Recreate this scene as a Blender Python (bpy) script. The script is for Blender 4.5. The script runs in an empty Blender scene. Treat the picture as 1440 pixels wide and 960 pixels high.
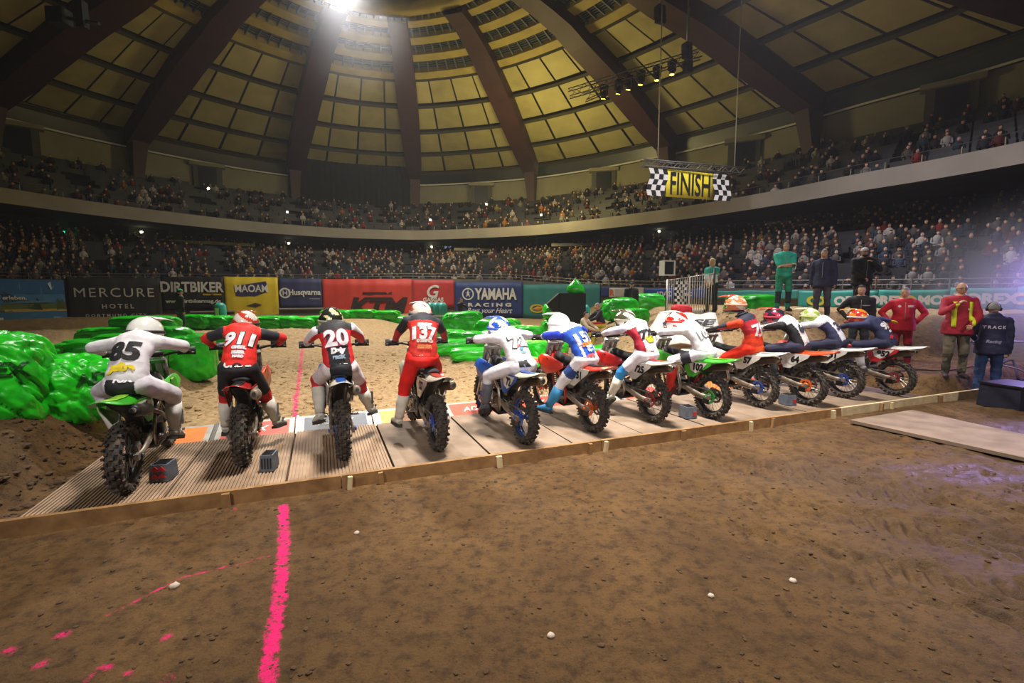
import bpy, bmesh, math, random
import numpy as np
from mathutils import Vector, Matrix, Euler
from mathutils.bvhtree import BVHTree
random.seed(7); rng = np.random.RandomState(7)
S = bpy.context.scene
COL = S.collection
V = Vector
# ------------------------------------------------------------ camera
F_PX, CAM_H = 660.0, 1.95
PITCH = math.atan(66/660)
cam_d = bpy.data.cameras.new('camera'); cam = bpy.data.objects.new('camera', cam_d); COL.objects.link(cam)
cam_d.lens = F_PX/1440*36; cam_d.sensor_width = 36; cam_d.clip_end = 300; cam_d.clip_start = .05
cam.location = (0, 0, CAM_H); cam.rotation_euler = (math.pi/2-PITCH, 0, 0)
S.camera = cam
# ------------------------------------------------------------ exposure, world
S.view_settings.view_transform = 'Standard'; S.view_settings.look = 'None'
S.view_settings.gamma = 1; S.view_settings.exposure = 0.45; S.view_settings.use_curve_mapping = False
S.cycles.use_denoising = True
S.cycles.max_bounces = 5; S.cycles.diffuse_bounces = 3; S.cycles.glossy_bounces = 2; S.cycles.transparent_max_bounces = 8
W = bpy.data.worlds.new('world'); S.world = W; W.use_nodes = True
W.node_tree.nodes['Background'].inputs[0].default_value = (.62, .66, .75, 1)
W.node_tree.nodes['Background'].inputs[1].default_value = 0.0
def lamp(name, kind, loc, power, color=(1, 1, 1), target=None, **kw):
    d = bpy.data.lights.new(name, kind); d.energy = power; d.color = color
    for k, v in kw.items(): setattr(d, k, v)
    o = bpy.data.objects.new(name, d); COL.objects.link(o); o.location = loc
    if target is not None:
        o.rotation_euler = (V(target)-V(loc)).to_track_quat('-Z', 'Y').to_euler()
    return o
# the arena's overhead floodlights: rigs high above the start and the track
lamp('floodlight', 'AREA', (1.2, 5.2, 15), 640, (1, .93, .84), (1.2, 7.2, 0), shape='DISK', size=2.5, spread=math.radians(66))
lamp('floodlight', 'AREA', (-10.4, 30, 21.6), 1700, (1, .96, .9), (-5, 17.5, 0), shape='DISK', size=1.6, spread=math.radians(80))
lamp('floodlight', 'AREA', (-7, 30, 18.5), 1250, (1, .95, .84), (-9, 40, 2), shape='DISK', size=4, spread=math.radians(130))
lamp('floodlight', 'AREA', (10, 20, 17), 1500, (.95, .9, 1), (14, 20, 2), shape='DISK', size=4, spread=math.radians(130))
lamp('front_spotlight', 'SPOT', (-3.8, -6, 7.8), 2100, (1, .94, .9), (-2.7, 6.6, .9), spot_size=math.radians(42), spot_blend=1.0, shadow_soft_size=.7)
lamp('front_spotlight', 'SPOT', (2.0, -7, 8.2), 2100, (1, .94, .91), (1.3, 8.0, .9), spot_size=math.radians(40), spot_blend=1.0, shadow_soft_size=.7)
lamp('front_spotlight', 'SPOT', (7.5, -6, 8.6), 2400, (1, .93, .94), (6.2, 10.0, .9), spot_size=math.radians(42), spot_blend=1.0, shadow_soft_size=.7)
lamp('banner_fill_lamp', 'SPOT', (2, 14, 9), 1800, (1, .95, .85), (10.2, 27.8, 8.4), spot_size=math.radians(26), spot_blend=.6, shadow_soft_size=.3)  # unseen lamp, added only to brighten the hanging finish banner
# unseen warm lamps added to brighten the middle of the dome, and a violet stage lamp off to the right
lamp('dome_fill_lamp', 'POINT', (2, 44, 12.5), 2000, (1, .82, .30), shadow_soft_size=1.5)
lamp('dome_fill_lamp', 'POINT', (-9, 45, 12.5), 500, (1, .84, .42), shadow_soft_size=1.5)
lamp('violet_lamp', 'SPOT', (12.2, 10.2, 2.8), 700, (.46, .32, 1), (8.6, 7.6, .2), spot_size=math.radians(110), spot_blend=1, shadow_soft_size=.3)

# ------------------------------------------------------------ helpers
def lin(c):
    if isinstance(c, str):
        c = c.lstrip('#'); c = tuple(int(c[i:i+2], 16)/255 for i in (0, 2, 4))
    return tuple((x/12.92 if x <= .04045 else ((x+.055)/1.055)**2.4) for x in c)+(1,)
MATS = {}
def M(name, col='#808080', rough=.6, metal=0, var=.12, scale=12, bump=.0, col2=None, coat=0, emit=None, estr=0, spec=.5):
    if name in MATS: return MATS[name]
    m = bpy.data.materials.new(name); m.use_nodes = True; nt = m.node_tree; N = nt.nodes; L = nt.links
    b = N['Principled BSDF']; c = lin(col)
    b.inputs['Roughness'].default_value = rough; b.inputs['Metallic'].default_value = metal
    b.inputs['Specular IOR Level'].default_value = spec
    if coat: b.inputs['Coat Weight'].default_value = coat; b.inputs['Coat Roughness'].default_value = .12
    if emit:
        b.inputs['Emission Color'].default_value = lin(emit); b.inputs['Emission Strength'].default_value = estr
    if var or col2 or bump:
        tc = N.new('ShaderNodeTexCoord'); no = N.new('ShaderNodeTexNoise'); no.inputs['Scale'].default_value = scale; no.inputs['Detail'].default_value = 5
        L.new(tc.outputs['Object'], no.inputs['Vector'])
        mx = N.new('ShaderNodeMix'); mx.data_type = 'RGBA'
        c2 = lin(col2) if col2 else tuple(x*(1-var*2) for x in c[:3])+(1,)
        c1 = c if col2 else tuple(min(1, x*(1+var)) for x in c[:3])+(1,)
        mx.inputs[6].default_value = c1; mx.inputs[7].default_value = c2
        rp = N.new('ShaderNodeMapRange'); rp.inputs[1].default_value = .35; rp.inputs[2].default_value = .68
        L.new(no.outputs['Fac'], rp.inputs[0]); L.new(rp.outputs[0], mx.inputs[0]); L.new(mx.outputs[2], b.inputs['Base Color'])
        if bump:
            bp = N.new('ShaderNodeBump'); bp.inputs['Strength'].default_value = bump; bp.inputs['Distance'].default_value = .02
            L.new(no.outputs['Fac'], bp.inputs['Height']); L.new(bp.outputs[0], b.inputs['Normal'])
    else: b.inputs['Base Color'].default_value = c
    MATS[name] = m; return m

def frame(d, up=V((0, 0, 1))):
    d = V(d).normalized(); up = V(up)
    if abs(d.dot(up.normalized())) > .98: up = V((0, 1, 0)) if abs(d.y) < .9 else V((1, 0, 0))
    x = up.cross(d).normalized(); y = d.cross(x)
    return x, y, d
class MB:
    def __init__(s): s.v = []; s.f = []; s.m = []; s.s = []
    def add(s, vs, fs, mi=0, sm=False):
        o = len(s.v); s.v += [tuple(p) for p in vs]; s.f += [tuple(i+o for i in f) for f in fs]; s.m += [mi]*len(fs); s.s += [sm]*len(fs); return s
    def box(s, c, d, R=None, mi=0, tap=1.0):
        c = V(c); h = V(d)/2; vs = []
        for z in (-1, 1):
            t = 1 if z < 0 else tap
            for x, y in ((-1, -1), (1, -1), (1, 1), (-1, 1)):
                p = V((x*h.x*t, y*h.y*t, z*h.z)); vs.append(c+(R@p if R else p))
        return s.add(vs, [(0, 3, 2, 1), (4, 5, 6, 7), (0, 1, 5, 4), (1, 2, 6, 5), (2, 3, 7, 6), (3, 0, 4, 7)], mi)
    def beam(s, a, b, w, h, mi=0, up=(0, 0, 1)):
        a, b = V(a), V(b); x, y, d = frame(b-a, up); vs = [p+x*i*w/2+y*j*h/2 for p in (a, b) for i, j in ((-1, -1), (1, -1), (1, 1), (-1, 1))]
        return s.add(vs, [(0, 3, 2, 1), (4, 5, 6, 7), (0, 1, 5, 4), (1, 2, 6, 5), (2, 3, 7, 6), (3, 0, 4, 7)], mi)
    def tube(s, pts, r, n=8, mi=0, cap=True, up=(0, 0, 1), sm=True, closed=False):
        pts = [V(p) for p in pts]; k = len(pts)
        if not isinstance(r, list): r = [r]*k
        vs = []; px = None
        for i, p in enumerate(pts):
            if closed: d = pts[(i+1) % k]-pts[i-1]
            else: d = pts[min(i+1, k-1)]-pts[max(i-1, 0)]
            d.normalize()
            if px is None: x, y, _ = frame(d, up)
            else:
                x = px-d*px.dot(d)
                if x.length < 1e-5: x, y, _ = frame(d, up)
                x.normalize(); y = d.cross(x)
            px = x; a, b = r[i] if isinstance(r[i], (tuple, list)) else (r[i], r[i])
            for j in range(n):
                t = 2*math.pi*j/n; vs.append(p+x*math.cos(t)*a+y*math.sin(t)*b)
        fs = []
        for i in range(k if closed else k-1):
            for j in range(n):
                i2 = (i+1) % k; fs.append((i*n+j, i*n+(j+1) % n, i2*n+(j+1) % n, i2*n+j))
        s.add(vs, fs, mi, sm)
        if cap and not closed:
            o = len(s.v)-k*n; s.f += [tuple(o+j for j in reversed(range(n))), tuple(o+(k-1)*n+j for j in range(n))]; s.m += [mi, mi]; s.s += [False, False]
        return s
    def ell(s, c, r, R=None, nu=12, nv=8, mi=0, fn=None):
        c = V(c); r = V(r) if hasattr(r, '__len__') else V((r, r, r)); vs = []; fs = []
        for i in range(nv+1):
            ph = math.pi*i/nv
            for j in range(nu):
                t = 2*math.pi*j/nu; p = V((math.sin(ph)*math.cos(t), math.sin(ph)*math.sin(t), math.cos(ph)))
                if fn: p = fn(p)
                p = V((p.x*r.x, p.y*r.y, p.z*r.z)); vs.append(c+(R@p if R else p))
        for i in range(nv):
            for j in range(nu):
                a, b, d, e = i*nu+j, i*nu+(j+1) % nu, (i+1)*nu+(j+1) % nu, (i+1)*nu+j
                fs.append((a, d, b) if i == 0 and 0 else (a, e, d, b))
        return s.add(vs, fs, mi, True)
    def lathe(s, prof, o, axis, n=24, mi=0, sm=True, closed=False):
        o = V(o); x, y, d = frame(axis); vs = []; fs = []; k = len(prof)
        for r, h in prof:
            for j in range(n):
                t = 2*math.pi*j/n; vs.append(o+d*h+x*math.cos(t)*r+y*math.sin(t)*r)
        for i in range(k if closed else k-1):
            i2 = (i+1) % k
            for j in range(n): fs.append((i*n+j, i*n+(j+1) % n, i2*n+(j+1) % n, i2*n+j))
        return s.add(vs, fs, mi, sm)
    def sheet(s, rows, th=.004, mi=0, sm=True):
        rows = [[V(p) for p in r] for r in rows]; a, b = len(rows), len(rows[0]); N = []
        for i in range(a):
            for j in range(b):
                u = rows[min(i+1, a-1)][j]-rows[max(i-1, 0)][j]; w = rows[i][min(j+1, b-1)]-rows[i][max(j-1, 0)]
                n = u.cross(w); N.append(n.normalized() if n.length > 1e-9 else V((0, 0, 1)))
        flat = [p for r in rows for p in r]; vs = [p+n*th/2 for p, n in zip(flat, N)]+[p-n*th/2 for p, n in zip(flat, N)]; o = a*b; fs = []
        for i in range(a-1):
            for j in range(b-1):
                q = (i*b+j, i*b+j+1, (i+1)*b+j+1, (i+1)*b+j); fs.append(tuple(reversed(q))); fs.append(tuple(x+o for x in q))
        for j in range(b-1):
            fs.append((j, j+1, j+1+o, j+o)); q = (a-1)*b+j; fs.append((q+1, q, q+o, q+1+o))
        for i in range(a-1):
            q = i*b; fs.append((q+b, q, q+o, q+b+o)); q = i*b+b-1; fs.append((q, q+b, q+b+o, q+o))
        return s.add(vs, fs, mi, sm)
    def prism(s, poly, T, th, mi=0):
        n = len(poly); vs = [T@V((x, y, z)) for z in (-th/2, th/2) for x, y in poly]
        return s.add(vs, [tuple(reversed(range(n))), tuple(range(n, 2*n))]+[(i, (i+1) % n, n+(i+1) % n, n+i) for i in range(n)], mi)
    def mesh(s, name, mats):
        me = bpy.data.meshes.new(name); me.from_pydata(s.v, [], s.f)
        for m in (mats if isinstance(mats, (list, tuple)) else [mats]): me.materials.append(m)
        me.polygons.foreach_set('material_index', s.m); me.polygons.foreach_set('use_smooth', s.s); me.update(); return me
    def build(s, name, mats, parent=None, **p):
        return link(name, s.mesh(name, mats), parent, **p)
def link(name, data, parent=None, **p):
    o = bpy.data.objects.new(name, data); COL.objects.link(o)
    if parent is not None: o.parent = parent
    for k, v in p.items(): o[k] = v
    return o
def thing(name, label, cat, loc=(0, 0, 0), rz=0, group=None):
    o = link(name, None); o.location = loc; o.rotation_euler = (0, 0, rz); o['label'] = label; o['category'] = cat; o.empty_display_size = .1
    if group: o['group'] = group
    return o
def tag(o, label, cat, group=None):
    o['label'] = label; o['category'] = cat
    if group: o['group'] = group
    return o
def st(o): o['kind'] = 'structure'; return o
def ray(px, py):
    a = (px-720)/F_PX; b = -(py-480)/F_PX
    return V((a, math.cos(PITCH)+b*math.sin(PITCH), -math.sin(PITCH)+b*math.cos(PITCH)))
def atz(px, py, z):
    r = ray(px, py); t = (z-CAM_H)/r.z; return V((r.x*t, r.y*t, z))
def aty(px, py, y):
    r = ray(px, py); t = y/r.y; return V((r.x*t, y, CAM_H+r.z*t))
# ---- value noise on numpy arrays
_P = rng.rand(256, 256)
def vnoise(x, y):
    xi = np.floor(x).astype(int); yi = np.floor(y).astype(int); fx = x-xi; fy = y-yi
    fx = fx*fx*(3-2*fx); fy = fy*fy*(3-2*fy)
    g = lambda i, j: _P[(xi+i) % 256, (yi+j) % 256]
    return (g(0, 0)*(1-fx)+g(1, 0)*fx)*(1-fy)+(g(0, 1)*(1-fx)+g(1, 1)*fx)*fy-.5
def fbm(x, y, o=4):
    r = 0; a = 1.0
    for k in range(o): r = r+a*vnoise(x*2**k+k*17.3, y*2**k+k*9.1); a *= .5
    return r
def sst(a, b, x): t = np.clip((x-a)/(b-a), 0, 1); return t*t*(3-2*t)
# ---- lettering
_TC = {}
def letters(txt, size, bold=0.0, shear=0, space=1.0, maxedge=None):
    key = (txt, size, bold, shear, space, maxedge)
    if key in _TC: return _TC[key]
    c = bpy.data.curves.new('lettering', 'FONT'); c.body = txt; c.size = size; c.offset = bold; c.shear = shear; c.space_character = space
    c.align_x = 'CENTER'; c.align_y = 'CENTER'; c.resolution_u = 3; c.fill_mode = 'FRONT'
    o = bpy.data.objects.new('lettering', c); me = bpy.data.meshes.new_from_object(o)
    bm = bmesh.new(); bm.from_mesh(me)
    if maxedge:
        bmesh.ops.triangulate(bm, faces=bm.faces)
        for _ in range(6):
            es = [e for e in bm.edges if e.calc_length() > maxedge]
            if not es: break
            bmesh.ops.subdivide_edges(bm, edges=es, cuts=1); bmesh.ops.triangulate(bm, faces=bm.faces)
    vs = [v.co.copy() for v in bm.verts]; bm.verts.index_update(); fs = [tuple(v.index for v in f.verts) for f in bm.faces]
    bm.free(); bpy.data.objects.remove(o); bpy.data.meshes.remove(me)
    if vs:
        cx = (min(v.x for v in vs)+max(v.x for v in vs))/2; cy = (min(v.y for v in vs)+max(v.y for v in vs))/2
        w = max(v.x for v in vs)-min(v.x for v in vs); vs = [v-V((cx, cy, 0)) for v in vs]
    else: w = 0
    _TC[key] = (vs, fs, w); return _TC[key]
def text_on(mb, txt, size, fn, mi=0, width=None, **k):
    """flat lettering laid through fn(x, y) -> point"""
    vs, fs, w = letters(txt, size, **k); sx = (width/w) if width and w else 1
    mb.add([fn(v.x*sx, v.y) for v in vs], fs, mi); return mb
def text_proj(mb, bvh, txt, size, c, n, up, off=.004, mi=0, width=None, **k):
    n = V(n).normalized(); up = V(up); up = (up-n*up.dot(n)).normalized(); right = up.cross(n)
    vs, fs, w = letters(txt, size, maxedge=.02, **k); sx = (width/w) if width and w else 1
    out = []; last = V(c)
    for v in vs:
        p = V(c)+right*v.x*sx+up*v.y; h = bvh.ray_cast(p+n*.35, -n, .8)
        if h[0] is not None: q = h[0]+n*off; last = q
        else: q = p+n*((last-V(c)).dot(n))
        out.append(q)
    mb.add(out, fs, mi)
    return mb
# ============================================================ THE HALL
# plan curves of the oval hall, given as distance over azimuth (degrees from straight ahead, clockwise)
def az(px): return math.degrees(math.atan2(px-720, F_PX))
_rim = [(-180, 14), (-135, 19), (-100, 28), (-75, 37), (-58, 43)]+[(math.degrees(math.atan2(x, y)), math.hypot(x, y)) for x, y in
        [(-33.5, 31.6), (-32, 36), (-29.1, 40.9), (-24.8, 46.4), (-18.2, 50.9), (-10.2, 52.6), (2.15, 48.6), (11, 41.3), (16.4, 34.8), (20, 28.3), (23.5, 22.3)]]+[(60, 29.3), (75, 27), (95, 25), (135, 18), (180, 14)]
_bar = [(-180, 8), (-120, 12), (-90, 22), (-60, 36)]+[(az(p), z/math.cos(math.radians(az(p)))) for p, z in
        [(0, 31), (97, 33), (228, 35.5), (318, 37), (393, 38.5), (455, 39.5), (580, 40), (640, 40), (735, 39), (843, 35), (925, 31), (1000, 27), (1100, 23.5), (1200, 21), (1300, 19.6), (1440, 18)]]+[(60, 21), (90, 16), (135, 11), (180, 8)]
_back = [(-180, 5), (-50, 7), (-20, 4.2), (5, 4), (30, 7), (48, 8.5), (90, 7), (180, 5)]
_ztop = [(-180, 2.2), (-60, 2.9), (-47, 3.0), (-12, 3.33), (0, 3.2), (10, 2.6), (20, 2.35), (36, 2.2), (48, 2.2), (180, 2.2)]
def smooth_table(tb, smooth=True):
    a = np.array([t[0] for t in tb], float); r = np.array([t[1] for t in tb], float); g = np.arange(-180, 180.01, .25); v = np.interp(g, a, r)
    if smooth:
        k = np.exp(-np.linspace(-2, 2, 25)**2); k /= k.sum(); v = np.convolve(np.concatenate([v[-25:], v, v[:25]]), k, 'same')[25:-25]
    return g, v
T_rim, T_bar, T_back, T_z = map(smooth_table, (_rim, _bar, _back, _ztop))
def R_rim(a): return float(np.interp(a, *T_rim))
def R_bar(a): return float(np.interp(a, *T_bar))
def R_back(a): return R_rim(a)+float(np.interp(a, *T_back))
def Z_bar(a): return float(np.interp(a, *T_z))
def R_wall(a): return R_rim(a)+10.5
def pol(a, r, z=0): t = math.radians(a); return V((math.sin(t)*r, math.cos(t)*r, z))
AZ = list(np.arange(-180, -60, 4))+list(np.arange(-60, 60, 1.0))+list(np.arange(60, 180.1, 4))
ZB, ZK, ZU, ZR0, ZR1 = 6.75, 7.3, 13.3, 7.95, 8.95
def band(name, fa, za, fb, zb, mat, parent=None, flip=False, azs=AZ):
    mb = MB(); vs = []
    for a in azs:
        vs.append(pol(a, fa(a), za(a) if callable(za) else za)); vs.append(pol(a, fb(a), zb(a) if callable(zb) else zb))
    fs = []
    for i in range(len(azs)-1):
        q = (2*i, 2*i+2, 2*i+3, 2*i+1); fs.append(tuple(reversed(q)) if flip else q)
    mb.add(vs, fs, 0, True); return mb.build(name, mat, parent)
m_conc = M('concrete', '#6b675c', .9, var=.12, scale=.8)
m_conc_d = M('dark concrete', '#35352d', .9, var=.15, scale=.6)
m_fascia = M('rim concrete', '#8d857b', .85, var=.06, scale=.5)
m_cream = M('cream wall', '#8f8a72', .85, var=.06, scale=.4)
m_glassd = M('dark glazing', '#1d211b', .35, var=.2, scale=.6)
m_black = M('black', '#0b0b0c', .7, var=0)
m_white = M('white paint', '#dcdad4', .6, var=.05)
m_steel = M('steel', '#9a9a98', .35, .9, var=.1, scale=30)
ring = st(link('wall_arena', None)); ring.empty_display_size = .1
zk = lambda a: ZB+(ZK-ZB)*float(sst(10, 45, np.array(a)))
band('barrier_wall', R_bar, -1.5, R_bar, lambda a: Z_bar(a)-.02, m_conc, ring)
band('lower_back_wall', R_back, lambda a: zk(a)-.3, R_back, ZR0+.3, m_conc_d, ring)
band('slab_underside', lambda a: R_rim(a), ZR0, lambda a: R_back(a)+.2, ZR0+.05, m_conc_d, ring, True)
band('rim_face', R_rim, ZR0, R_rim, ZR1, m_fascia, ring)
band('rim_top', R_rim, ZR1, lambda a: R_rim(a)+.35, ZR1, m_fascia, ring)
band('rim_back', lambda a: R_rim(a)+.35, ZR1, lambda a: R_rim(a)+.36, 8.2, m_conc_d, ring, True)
band('upper_wall', R_wall, ZU-.4, R_wall, 16.0, m_cream, ring)
band('ledge_rail', lambda a: R_wall(a)-.35, 15.95, lambda a: R_wall(a)-.3, 16.12, m_white, ring)
band('ledge', lambda a: R_wall(a)-.35, 15.95, R_wall, 15.95, m_conc_d, ring, True)
band('clerestory_glazing', lambda a: R_wall(a)+.3, 16.0, lambda a: R_wall(a)-.25, 17.7, m_glassd, ring)
# pieces on the walls: portals, doors, windows of the concourse
def slab(name, a, r, z, w, h, d, mat, parent=ring, **p):
    c = pol(a, r, z); R = Matrix.Rotation(-math.radians(a), 3, 'Z'); return MB().box(c, (w, d, h), R).build(name, mat, parent, **p)
m_portal = M('portal grey', '#57564c', .8, var=.1); m_doord = M('door dark', '#15161a', .5, var=.1)
for px in (50, 305, 678, 845, 1035, 1310):
    a = az(px)
    slab('portal_frame', a, R_wall(a)-.55, 14.5, 2.6, 2.5, .7, m_portal)
    slab('portal_lintel', a, R_wall(a)-.75, 15.65, 3.2, .35, .9, m_cream)
    slab('portal_opening', a, R_wall(a)-.93, 14.35, 1.6, 2.1, .1, m_doord)
for px, w, h in ((28, 5, 1.1), (120, 1.6, 1.2), (160, 3, 1.3), (330, 6, .9), (372, 1.0, 1.2), (600, 1.4, 1.3), (633, 2.0, 1.3), (690, 6.5, 1.2), (787, 5, 1.2), (960, 3.5, 1.2), (1010, 5, 1.3), (1110, 4, 1.4), (1170, 4, 1.4)):
    a = az(px); slab('concourse_window', a, R_back(a)-.1, 7.45, w, h*.85, .15, m_doord)
for px in (75, 255, 430, 500, 604, 760, 850, 980, 1120, 1260):
    a = az(px); slab('concourse_pier', a, R_back(a)-.25, 7.1, 1.0, 2.3, .5, m_portal)
for px in (300, 690, 830, 1210):
    a = az(px); slab('press_desk', a, R_back(a)-1.2, 6.95, 8, .3, .8, m_cream)
a = az(632); slab('concourse_screen', a, R_back(a)-.22, 7.3, .9, .55, .05, M('lit screen', '#9aa8c8', .5, var=0, emit='#9aa8c8', estr=.35))
# stair aisles between the seat blocks and the seating steps
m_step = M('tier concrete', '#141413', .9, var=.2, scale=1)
def r_low(a, k): return R_bar(a)+.4+(R_back(a)-R_bar(a)-.4)*k
def z_low(a, k): z0 = Z_bar(a)-.95; return z0+(zk(a)-z0)*k
def r_up(a, k): return R_rim(a)+.45+9.6*k
def z_up(a, k): return 8.35+(ZU-8.35)*k
NL, NU = 15, 10
def steps(name, rf, zf, n):
    mb = MB(); azs = AZ; vs = []; fs = []
    for a in azs:
        for i in range(n):
            z = zf(a, i/n); vs.append(pol(a, rf(a, i/n), z)); vs.append(pol(a, rf(a, (i+1)/n), z))
    w = 2*n
    for i in range(len(azs)-1):
        for j in range(w-1): fs.append((i*w+j, (i+1)*w+j, (i+1)*w+j+1, i*w+j+1)[::-1])
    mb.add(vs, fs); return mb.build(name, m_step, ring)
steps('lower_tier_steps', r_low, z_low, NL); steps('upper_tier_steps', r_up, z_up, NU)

# ---- the dome
CX, CY = -7.0, 27.0
_fz = [(1.0, 17.7), (.886, 18.85), (.771, 20.1), (.657, 21.3), (.543, 22.2), (.479, 22.8), (.414, 23.05), (.35, 23.2), (.286, 23.05)]
def dome(a, fr, dz=0.0):
    w = pol(a, R_wall(a)-.2); z = float(np.interp(-fr, [-f for f, _ in _fz], [z for _, z in _fz]))
    # keep the shell rising smoothly where the wall is nearer
    return V((CX+(w.x-CX)*fr, CY+(w.y-CY)*fr, z+dz))
m_roof = M('roof backing', '#2c2a18', .9, var=.1)
m_panel = M('yellow roof panel', '#b9ae78', .8, var=.07, scale=.5)
m_panel2 = M('yellow roof panel aged', '#ada26c', .8, var=.09, scale=.7)
m_purlin = M('dark purlin', '#3c381c', .8, var=.1)
m_yband = M('yellow roof band', '#ab9850', .7, var=.08, scale=1)
m_louv = M('grey louvre grille', '#555c62', .6, var=.12, scale=4)
m_rib = M('dark red steel rib', '#3f2220', .6, var=.1, scale=1)
roof = st(link('ceiling', None)); roof.empty_display_size = .1
mb = MB(); rows = [f for f, _ in _fz]; vs = [dome(a, f, .25) for a in AZ for f in rows]; n = len(rows)
fs = [(i*n+j, i*n+j+1, (i+1)*n+j+1, (i+1)*n+j) for i in range(len(AZ)-1) for j in range(n-1)]
mb.add(vs, fs, 0, True); mb.build('roof_shell', m_roof, roof)
# closed top above the ring (a shallow lantern)
mb = MB(); vs = [dome(a, .286, .25) for a in AZ]+[dome(a, .286, 2.6) for a in AZ]+[V((CX, CY, 26.4))]; k = len(AZ)
mb.add(vs, [(i, i+1, k+i+1, k+i) for i in range(k-1)]+[(k+i, k+i+1, 2*k) for i in range(k-1)], 0, True); mb.build('lantern', m_louv, roof)
mb = MB(); vs = []
for a in AZ: vs += [dome(a, .286, -.55), dome(a, .286, .3), dome(a, .262, .3), dome(a, .262, -.55)]
mb.add(vs, [(4*i+j, 4*i+4+j, 4*i+4+(j+1) % 4, 4*i+(j+1) % 4) for i in range(k-1) for j in range(4)], 0, True); mb.build('oculus_ring', m_yband, roof)
RIBPX = [-330, 8, 207, 422, 588, 748, 935, 1130, 1500]
RIBAZ = [-150, -115, -88, -68]+[az(p) for p in RIBPX]+[64, 84, 112, 148]
RIBAZ += [RIBAZ[0]+360]
def lerp(a, b, t): return a+(b-a)*t
for bi in range(len(RIBAZ)-1):
    a0, a1 = RIBAZ[bi], RIBAZ[bi+1]
    wr = lambda a: a-360 if a > 180 else a
    ncol = 4 if -60 < a0 < 50 else 3
    for r in range(4):
        f0, f1 = rows[r], rows[r+1]
        for c in range(ncol):
            u0, u1 = (c+.035)/ncol, (c+.965)/ncol; t0, t1 = lerp(f0, f1, .07), lerp(f0, f1, .94)
            P = [dome(wr(lerp(a0, a1, u)), t) for t in (t0, t1) for u in (u0, u1)]
            q = [p+V((0, 0, -.06)) for p in P]+P
            mb = MB().add(q, [(0, 1, 3, 2), (4, 6, 7, 5), (0, 4, 5, 1), (1, 5, 7, 3), (3, 7, 6, 2), (2, 6, 4, 0)])
            mb.build('roof_panel', m_panel if (r*3+c*7+bi) % 3 else m_panel2, roof)
        # purlin at the lower edge of each row
    for r in range(0, 5):
        mb = MB(); pts = [dome(wr(lerp(a0, a1, u)), rows[r], -.22) for u in np.linspace(0, 1, 5)]; mb.tube(pts, (.16, .22), 4, sm=False)
        mb.build('purlin', m_purlin, roof)
    for r in range(4, 8):
        f0, f1 = rows[r], rows[r+1]
        mb = MB()
        for u0, u1 in zip(np.linspace(0, 1, 5)[:-1], np.linspace(0, 1, 5)[1:]):
            A = [dome(wr(lerp(a0, a1, u)), t, z) for t, z in ((f0, -.30), (lerp(f0, f1, .42), -.30)) for u in (u0, u1)]
            B = [dome(wr(lerp(a0, a1, u)), t, 0.1) for t in (f0, lerp(f0, f1, .42)) for u in (u0, u1)]
            mb.add(A+B, [(0, 1, 3, 2), (4, 6, 7, 5), (0, 4, 5, 1), (3, 7, 6, 2)])
        mb.build('roof_band', m_yband, roof)
        mb = MB()
        for u in np.linspace(.06, .94, 9):
            mb.beam(dome(wr(lerp(a0, a1, u)), lerp(f0, f1, .42), -.1), dome(wr(lerp(a0, a1, u)), f1, -.1), .10, .2)
        for t in (.5, .6, .7, .8, .9):
            mb.tube([dome(wr(lerp(a0, a1, u)), lerp(f0, f1, t), -.02) for u in np.linspace(0, 1, 4)], .045, 4, sm=False)
        mb.build('louvre_grille', m_louv, roof)
    # the rib itself
    pts = [(1.0, 17.7-16.2)]; prof = []
    A = wr(a0); base = pol(A, R_wall(A)-1.2, 13.0)
    nx = V((dome(A, 1).y-CY, -(dome(A, 1).x-CX), 0)).normalized()
    path_t = [base, dome(A, 1.0, -.1)+V((0, 0, -1.2))]+[dome(A, f, .1) for f in rows]
    inw = (V((CX, CY, 0))-V((base.x, base.y, 0))).normalized()
    path_b = [base+inw*.7, dome(A, 1.0)+inw*1.7+V((0, 0, -1.3))]+[dome(A, f, -lerp(1.5, .9, i/8))+inw*lerp(.9, 0, i/8) for i, f in enumerate(rows)]
    mb = MB(); vs = []
    for i, (p, q) in enumerate(zip(path_t, path_b)):
        w = (.42, .62, .8, .92, .98, .98, .92, .86, .8, .74, .7)[i]; vs += [p-nx*w, p+nx*w, q+nx*w, q-nx*w]
    kk = len(path_t)
    mb.add(vs, [(4*i+j, 4*i+(j+1) % 4, 4*i+4+(j+1) % 4, 4*i+4+j) for i in range(kk-1) for j in range(4)]+[(0, 3, 2, 1)]); mb.build('roof_rib', m_rib, roof)

# blackout curtain closing one bay of the upper wall
mb = MB(); azc = np.linspace(az(430), az(580), 40); vs = []
for i, a in enumerate(azc): vs += [pol(a, R_wall(a)-1.5-.12*(i % 2), 12.9), pol(a, R_wall(a)-1.5-.12*(i % 2), 18.0)]
mb.add(vs, [(2*i, 2*i+2, 2*i+3, 2*i+1) for i in range(39)], 0, False); o = mb.build('blackout_curtain', M('black green curtain', '#0f1614', .9, var=.1)); tag(o, 'large dark curtain closing the wall bay left of the middle rib', 'curtain')
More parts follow.
